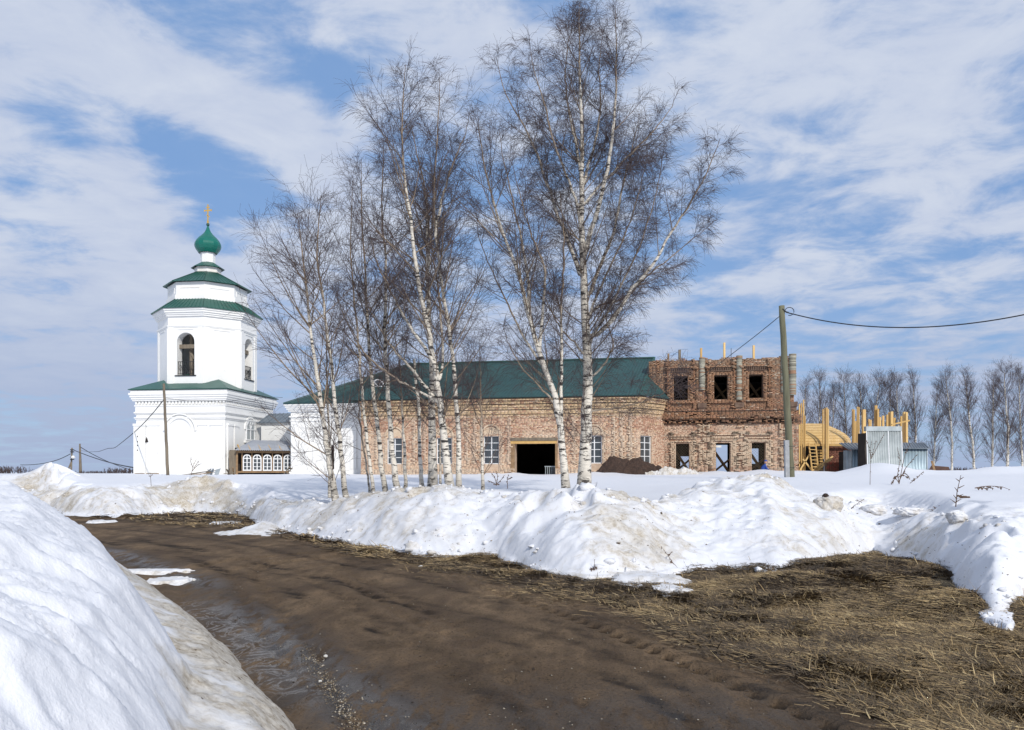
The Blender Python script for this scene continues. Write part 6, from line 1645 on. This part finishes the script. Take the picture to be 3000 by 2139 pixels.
# ------------------------------------------------------------------ weeds, saplings and twigs in the snow
def stalks(name, base, specs, m, label, cat, seed=1, rad=.006, leaf=0, group=None):
    """specs: list of polylines in (dx, dz) metres from the base point, with depth wobble"""
    g = random.Random(seed); r = MB()
    for pl in specs:
        pts = [Vector(base)+Vector((dx, g.uniform(-.03,.03)*k, dz)) for k, (dx, dz) in enumerate(pl)]
        r.tube(pts, [rad*(1-.6*i/(len(pts)-1)) for i in range(len(pts))], 5)
        for i in range(leaf):
            q = g.uniform(.25, 1); k = min(int(q*(len(pts)-1)), len(pts)-2); p = pts[k].lerp(pts[k+1], q*(len(pts)-1)-k)
            d = Vector((g.uniform(-1,1), g.uniform(-1,1), g.uniform(-1.2,.3))).normalized()*g.uniform(.02,.06)
            r.tube([p, p+d*.5, p+d], [rad*.5, rad*1.1, rad*.4], 4)
    return r.build(name, M[m], origin=tuple(base), label=label, cat=cat, group=group)
def pxs(px, py, Y, pls):   # polylines in photo pixels relative to the base
    k = Y/FL; return P(px, py, Y), [[((x-px)*k, (py-y)*k) for x, y in pl] for pl in pls]
b, s = pxs(2634, 1418, 24, [[(2634,1418),(2630,1390),(2636,1350),(2630,1310)],[(2634,1418),(2640,1380),(2652,1330),(2662,1300)],[(2634,1416),(2620,1395),(2612,1420)],[(2630,1400),(2650,1385),(2668,1400)],[(2634,1410),(2655,1370),(2690,1330)],[(2612,1419),(2622,1400),(2634,1388)],[(2636,1395),(2648,1392),(2664,1402)]])
stalks('weed_stalks', b, s, 'weed', 'tangled dry weed stalks in the snow in front of the bright zinc box', 'dry weed', 3, .012, 14)
b, s = pxs(2706, 1394, 25, [[(2666,1416),(2685,1400),(2706,1380)],[(2672,1412),(2680,1402)]])
stalks('weed_stalks', b, s, 'weed', 'short slanting weed sprig right of the tangled dry stalks', 'dry weed', 4, .010, 16)
b, s = pxs(2549, 1420, 24, [[(2549,1420),(2550,1390),(2552,1350),(2556,1290)],[(2550,1345),(2560,1320),(2568,1290)],[(2551,1340),(2545,1310),(2540,1290)],[(2552,1345),(2575,1300),(2590,1270)]])
stalks('weed_stalks', b, s, 'weed', 'tall feathery weed stem before the left side of the zinc box', 'dry weed', 5, .009, 10)
b, s = pxs(2800, 1485, 13.2, [[(2800,1485),(2806,1440),(2815,1392)],[(2803,1462),(2790,1450)],[(2804,1455),(2822,1448)],[(2806,1440),(2796,1428)],[(2808,1430),(2824,1422)],[(2801,1474),(2785,1462)],[(2811,1410),(2800,1402)],[(2812,1405),(2822,1398)],[(2802,1470),(2818,1462)]])
stalks('sapling', b, s, 'weed', 'thin bare sapling with short side twigs above the rounded snow lump', 'sapling', 6, .009, 0)
b, s = pxs(2900, 1432, 20, [[(2856,1430),(2875,1426),(2900,1424),(2930,1426),(2960,1435)],[(2870,1428),(2895,1432)],[(2890,1425),(2910,1431)],[(2862,1431),(2880,1430)],[(2915,1425),(2935,1431)]])
stalks('fallen_branch', b, s, 'weed', 'arched dry branch lying on the snow at the right', 'branch', 7, .012, 8)
b, s = pxs(2822, 1456, 17, [[(2806,1452),(2820,1456),(2838,1455)],[(2815,1454),(2826,1459)],[(2820,1457),(2840,1459)],[(2810,1455),(2834,1456)]])
stalks('fallen_branch', b, s, 'weed', 'small dark dead branch on the snow just right of the sapling', 'branch', 8, .02, 14)
b, s = pxs(1455, 1420, 27, [[(1455,1420),(1450,1400),(1440,1385)],[(1455,1420),(1458,1395),(1455,1380)],[(1455,1420),(1470,1404),(1478,1392)],[(1455,1420),(1440,1412),(1430,1408)],[(1487,1432),(1486,1405),(1490,1390)],[(1486,1405),(1500,1398)],[(1445,1420),(1463,1418)]])
stalks('weed_stalks', b, s, 'weed', 'small dry bush in the snow below the wide dark doorway', 'dry weed', 9, .012, 12)
b, s = pxs(590, 1392, 50, [[(560,1392),(566,1365),(575,1345)],[(563,1380),(580,1362),(590,1358)],[(565,1370),(558,1352),(560,1340)],[(568,1372),(582,1350)]])
stalks('weed_stalks', b, s, 'weed', 'pale leafless weed before the blind arch of the bell tower', 'dry weed', 10, .018, 8)
b, s = pxs(443, 1424, 33, [[(443,1424),(441,1400),(440,1385)],[(441,1396),(448,1388)],[(441,1398),(434,1390)]])
stalks('weed_stalks', b, s, 'weed', 'single thin stem in the snow below the thin weathered pole', 'dry weed', 11, .010, 3)
# twigs stuck in the bank
TW = [((1955,1668),[(1938,1600),(1958,1628),(1972,1650),(1992,1668)],'long thin twig with seed heads on the bank above the snow tongue'),((1740,1690),[(1742,1640),(1741,1670),(1742,1690)],'upright thin stem at the foot of the bank, left of the snow tongue'),
 ((1840,1712),[(1795,1686),(1815,1695),(1840,1714)],'bent dark twig at the foot of the bank just left of the snow tongue'),((2110,1660),[(2085,1640),(2100,1658),(2118,1682)],'short leaning twig at the foot of the bank, right of the snow tongue'),
 ((2250,1690),[(2240,1650),(2258,1672),(2278,1695)],'dark leaning stick where the grass meets the snow, left of the grassy mound'),((2100,1550),[(2060,1612),(2085,1600),(2130,1592)],'faint twig lying on the bank face at its middle'),
 ((2300,1590),[(2278,1582),(2298,1592),(2318,1606)],'thin twig lying high on the bank face below the large snow block'),((2500,1500),[(2465,1505),(2495,1490),(2520,1470),(2532,1462)],'bare twigs poking up beside the large dirty snow block'),
 ((2740,1500),[(2720,1494),(2745,1490),(2765,1498)],'thin twig lying along the crest left of the rounded snow lump'),((515,1490),[(425,1478),(450,1490),(470,1505)],'dark broken branch lying against the far bank below the bell tower'),
 ((600,1462),[(592,1469),(606,1466),(618,1468)],'small dark stick on the heap of snow below the glazed porch')]
for i, ((bx, by2), pl, lb) in enumerate(TW):
    Yf_ = float(yfoot(np.array([bx]))[0]); Y_ = Yf_+max(0, (float(ti(FOOT, bx))-by2))*.022-.02
    b, s = pxs(pl[-1][0], pl[-1][1], Y_, [pl[::-1], [pl[1], (pl[1][0]+8, pl[1][1]-9)], [pl[-2], (pl[-2][0]-9, pl[-2][1]-6)]])
    stalks('twig', b, s, 'weed', lb, 'twig', 20+i, .007, 6)

# ------------------------------------------------------------------ dry grass
def grass(n, region, seed, name, label, lenr=(.10,.30), wid=.0035, lie=.25):
    g = np.random.default_rng(seed)
    X, Y = region(g, n); n = len(X)
    px0_ = 1500+FL*X/Y; vg_ = sstep(6, -16, HZ+EYE*FL/Y-(ti(RE, px0_)+fbm(X, Y, .9, 4, 61)*38)); gadd = vg_*hum(X, Y); gz = ground_z(X, Y)+gadd+.01
    L = g.uniform(*lenr, n)
    flow = 2.6*vnoise(X*.9, Y*.9, seed)+3.1*vnoise(X*2.3, Y*2.3, seed+1)-1.2
    az = flow*1.5+g.normal(size=n)*1.0
    up_ = np.abs(g.normal(size=n))*lie; st = g.random(n) < .018; up_ = np.where(st, g.uniform(.4, 1.6, n), up_)
    d = unit(np.stack([np.cos(az), np.sin(az)*.8, up_], -1))
    side = unit(np.cross(d, np.array([[0, 0, 1.]])))
    w = wid*g.uniform(.6, 1.6, n)*(1+Y*.05)
    lift = g.uniform(0, .05, n)*(1+1.2*vnoise(X*1.4, Y*1.4, seed+2))
    p0 = np.stack([X, Y, gz+lift*.3], -1); bend = g.uniform(-.25, .35, n)
    V = np.empty((n, 6, 3))
    for k, q in enumerate((0, .55, 1.0)):
        c = p0+d*(L*q)[:, None]+side*(bend*L*q*q)[:, None]; c[:, 2] -= (L*up_*.55*q*q)*(~st)*.9; c[:, 2] = np.maximum(c[:, 2], ground_z(c[:, 0], c[:, 1])+gadd+.004+.012*g.random(n))
        ww = w*(1, .8, .25)[k]
        V[:, 2*k] = c-side*ww[:, None]; V[:, 2*k+1] = c+side*ww[:, None]; V[:, 2*k+1, 2] += w*.6
    Q = np.array([[0,1,3,2],[2,3,5,4]])[None]+np.arange(n)[:, None, None]*6
    cols = np.array([(.33,.235,.115),(.21,.145,.07),(.11,.076,.042),(.065,.046,.028),(.026,.019,.014),(.50,.39,.21)])
    patch = np.clip(1.5*(.65*vnoise(X*1.1+3, Y*1.1, seed+4)+.35*vnoise(X*3.1, Y*3.1, seed+9))-.35, 0, 1)
    pr = np.stack([.04+.34*patch, .10+.18*patch, .25-.05*patch, .34-.15*patch, np.clip(.65-.55*patch, .08, 1), .01+.14*patch], 1)
    c = pick(g.random(n), pr, cols)*g.uniform(.9, 1.5, (n, 1))
    me = mesh_np(name, V.reshape(-1, 3), Q.reshape(-1, 4), False, [('col', np.repeat(np.c_[c, np.ones(n)], 2, 0), 'FACE', 'FLOAT_COLOR')])
    return link(name, me, M['straw'], kind='stuff', label=label, cat='dry grass')
def reg_right(g, n):
    px = g.uniform(1150, 3300, n*5); py = g.uniform(1600, 2260, n*5)
    Y = EYE*FL/(py-HZ); X = (px-1500)/FL*Y
    keepp = g.random(len(px)) < np.clip((Y/9)**1.2, .12, 1.6)/1.6
    e = ti(RE, px)+fbm(X, Y, .9, 4, 61)*38; ins = (py < e-30+30*g.normal(size=len(px))) & (Y < yfoot(px)+np.where((px > 2350) & (px < 2760), 2.2, .5))
    dens = (fbm(X, Y, .8, 3, 66) > -.36) | (g.random(len(px)) < .3)
    k = ins & keepp & dens
    return X[k][:n], Y[k][:n]
grass(135000, reg_right, 81, 'dry_grass', 'matted yellow-brown dry grass along the right side of the muddy road', (.045,.17), .0024, .24)
def reg_left(g, n):
    px = g.uniform(130, 1160, n*3); py = g.uniform(1500, 1640, n*3); Y = EYE*FL/(py-HZ); X = (px-1500)/FL*Y
    e = ti(RE, px)+fbm(X, Y, .9, 4, 61)*12; k = (py < e+3*g.normal(size=len(px))) & (Y < yfoot(px)+.5) & (fbm(X, Y, .5, 3, 67) > -.35+.3*(px < 360))
    return X[k][:n], Y[k][:n]
grass(9000, reg_left, 83, 'dry_grass', 'thin strip of dry grass at the foot of the far snow bank', (.10,.28), .005, .3)
# pebbles and crumbs of mud in the road
def pebbles(n, seed, fn, size, name, label, cols):
    g = np.random.default_rng(seed); X, Y = fn(g, n); n = len(X)
    ico = np.array([(1,0,0),(-1,0,0),(0,1,0),(0,-1,0),(0,0,1),(0,0,-1)], float); tri = np.array([(0,2,4),(2,1,4),(1,3,4),(3,0,4),(2,0,5),(1,2,5),(3,1,5),(0,3,5)])
    s = g.uniform(*size, n)[:, None, None]*g.uniform(.6, 1.3, (n, 1, 3))
    V = ico[None]*s*(1+.3*g.normal(size=(n, 6, 1))*.5); a = g.uniform(0, 6.28, n); ca, sa = np.cos(a)[:, None], np.sin(a)[:, None]
    V = np.stack([V[:,:,0]*ca-V[:,:,1]*sa, V[:,:,0]*sa+V[:,:,1]*ca, V[:,:,2]*.6], -1)
    V += np.stack([X, Y, ground_z(X, Y)-.004], -1)[:, None]
    T_ = tri[None]+np.arange(n)[:, None, None]*6
    c = np.array(cols)[g.integers(0, len(cols), n)]*g.uniform(.7, 1.2, (n, 1))
    me = mesh_np(name, V.reshape(-1, 3), np.zeros((0, 4), int), False, [('col', np.repeat(np.c_[c, np.ones(n)], 8, 0), 'FACE', 'FLOAT_COLOR')], tris=T_.reshape(-1, 3))
    link(name, me, M['straw'], kind='stuff', label=label, cat='gravel')
def reg_gr(g, n):
    q = g.random(n); px = np.interp(q, [0,.3,.6,1], [900,955,990,1060])+g.normal(size=n)*16; py = np.interp(q, [0,.3,.6,1], [1900,1985,2050,2150])+g.normal(size=n)*12
    Y = EYE*FL/(py-HZ); return (px-1500)/FL*Y, Y
pebbles(900, 91, reg_gr, (.003,.011), 'gravel', 'streak of fine gravel in the mud near the bottom of the road', [(.25,.2,.13),(.12,.09,.06),(.05,.04,.03),(.4,.36,.3)])
def reg_rd(g, n):
    px = g.uniform(200, 2500, n); py = 1530+620*g.random(n)**.8; Y = EYE*FL/(py-HZ); X = (px-1500)/FL*Y
    d, _ = sdist(X, Y, LF); k = d < -.25; return X[k], Y[k]
pebbles(2600, 92, reg_rd, (.003,.012), 'pebbles', 'small stones and clods scattered over the muddy road', [(.05,.038,.028),(.07,.05,.035),(.04,.03,.022),(.09,.07,.05),(.3,.27,.22)])
# single bits of litter
def bit(px, py, s, m, label, cat, seed, lift=0.0):
    Y = EYE*FL/(py-HZ); c = P(px, py, Y); z = float(ground_z(np.array([c.x]), np.array([c.y]))[0])
    g = random.Random(seed); mb = MB(); n = 7
    top = [Vector((c.x+s*g.uniform(.6,1.1)*math.cos(i*2*math.pi/n), c.y+s*.7*g.uniform(.6,1.1)*math.sin(i*2*math.pi/n), z+lift+s*g.uniform(.15,.4))) for i in range(n)]
    bot = [Vector((p.x, p.y, z-.01)) for p in top]; mid = Vector((c.x, c.y, z+lift+s*.55))
    for i in range(n): mb.poly([top[i], top[(i+1)%n], mid]); mb.poly([bot[i], bot[(i+1)%n], top[(i+1)%n], top[i]])
    mb.build('litter' if m != 'soil' else 'clod', M[m], origin=(c.x, c.y, z), label=label, cat=cat)
bit(1233,1663,.05,'litter','pale scrap of litter at the grassy edge of the road, farther one','litter',1)
bit(1593,1703,.03,'litter','pale scrap of litter in the dark grass below the long bank','litter',2)
bit(955,1920,.022,'litter','small whitish stone scrap in the middle of the road','litter',3)
bit(568,1702,.035,'litter','light stone on the road near the melting snow patch','stone',4)
bit(938,1995,.015,'litter','tiny white stone in the gravel streak near the bottom','stone',5)
bit(622,1503,.14,'bluelitter','crumpled blue plastic at the foot of the far bank','litter',6)
bit(650,1500,.28,'soil','dark clod at the foot of the far bank right of the blue plastic','clod',7, .1)
cd = Vector((LUMPS[0][0]-.10, LUMPS[0][1]-.08, LUMPS[0][2]+LUMPS[0][3]*LUMPS[0][4]*1.12)); mb = MB(); mb.lathe((cd.x, cd.y), [(.01,cd.z-.08),(.07,cd.z-.05),(.075,cd.z-.01),(.04,cd.z+.03),(.01,cd.z+.04)], 9); mb.build('clod', M['soil'], origin=tuple(cd), label='dark clod of earth resting on top of the large snow block', cat='clod')
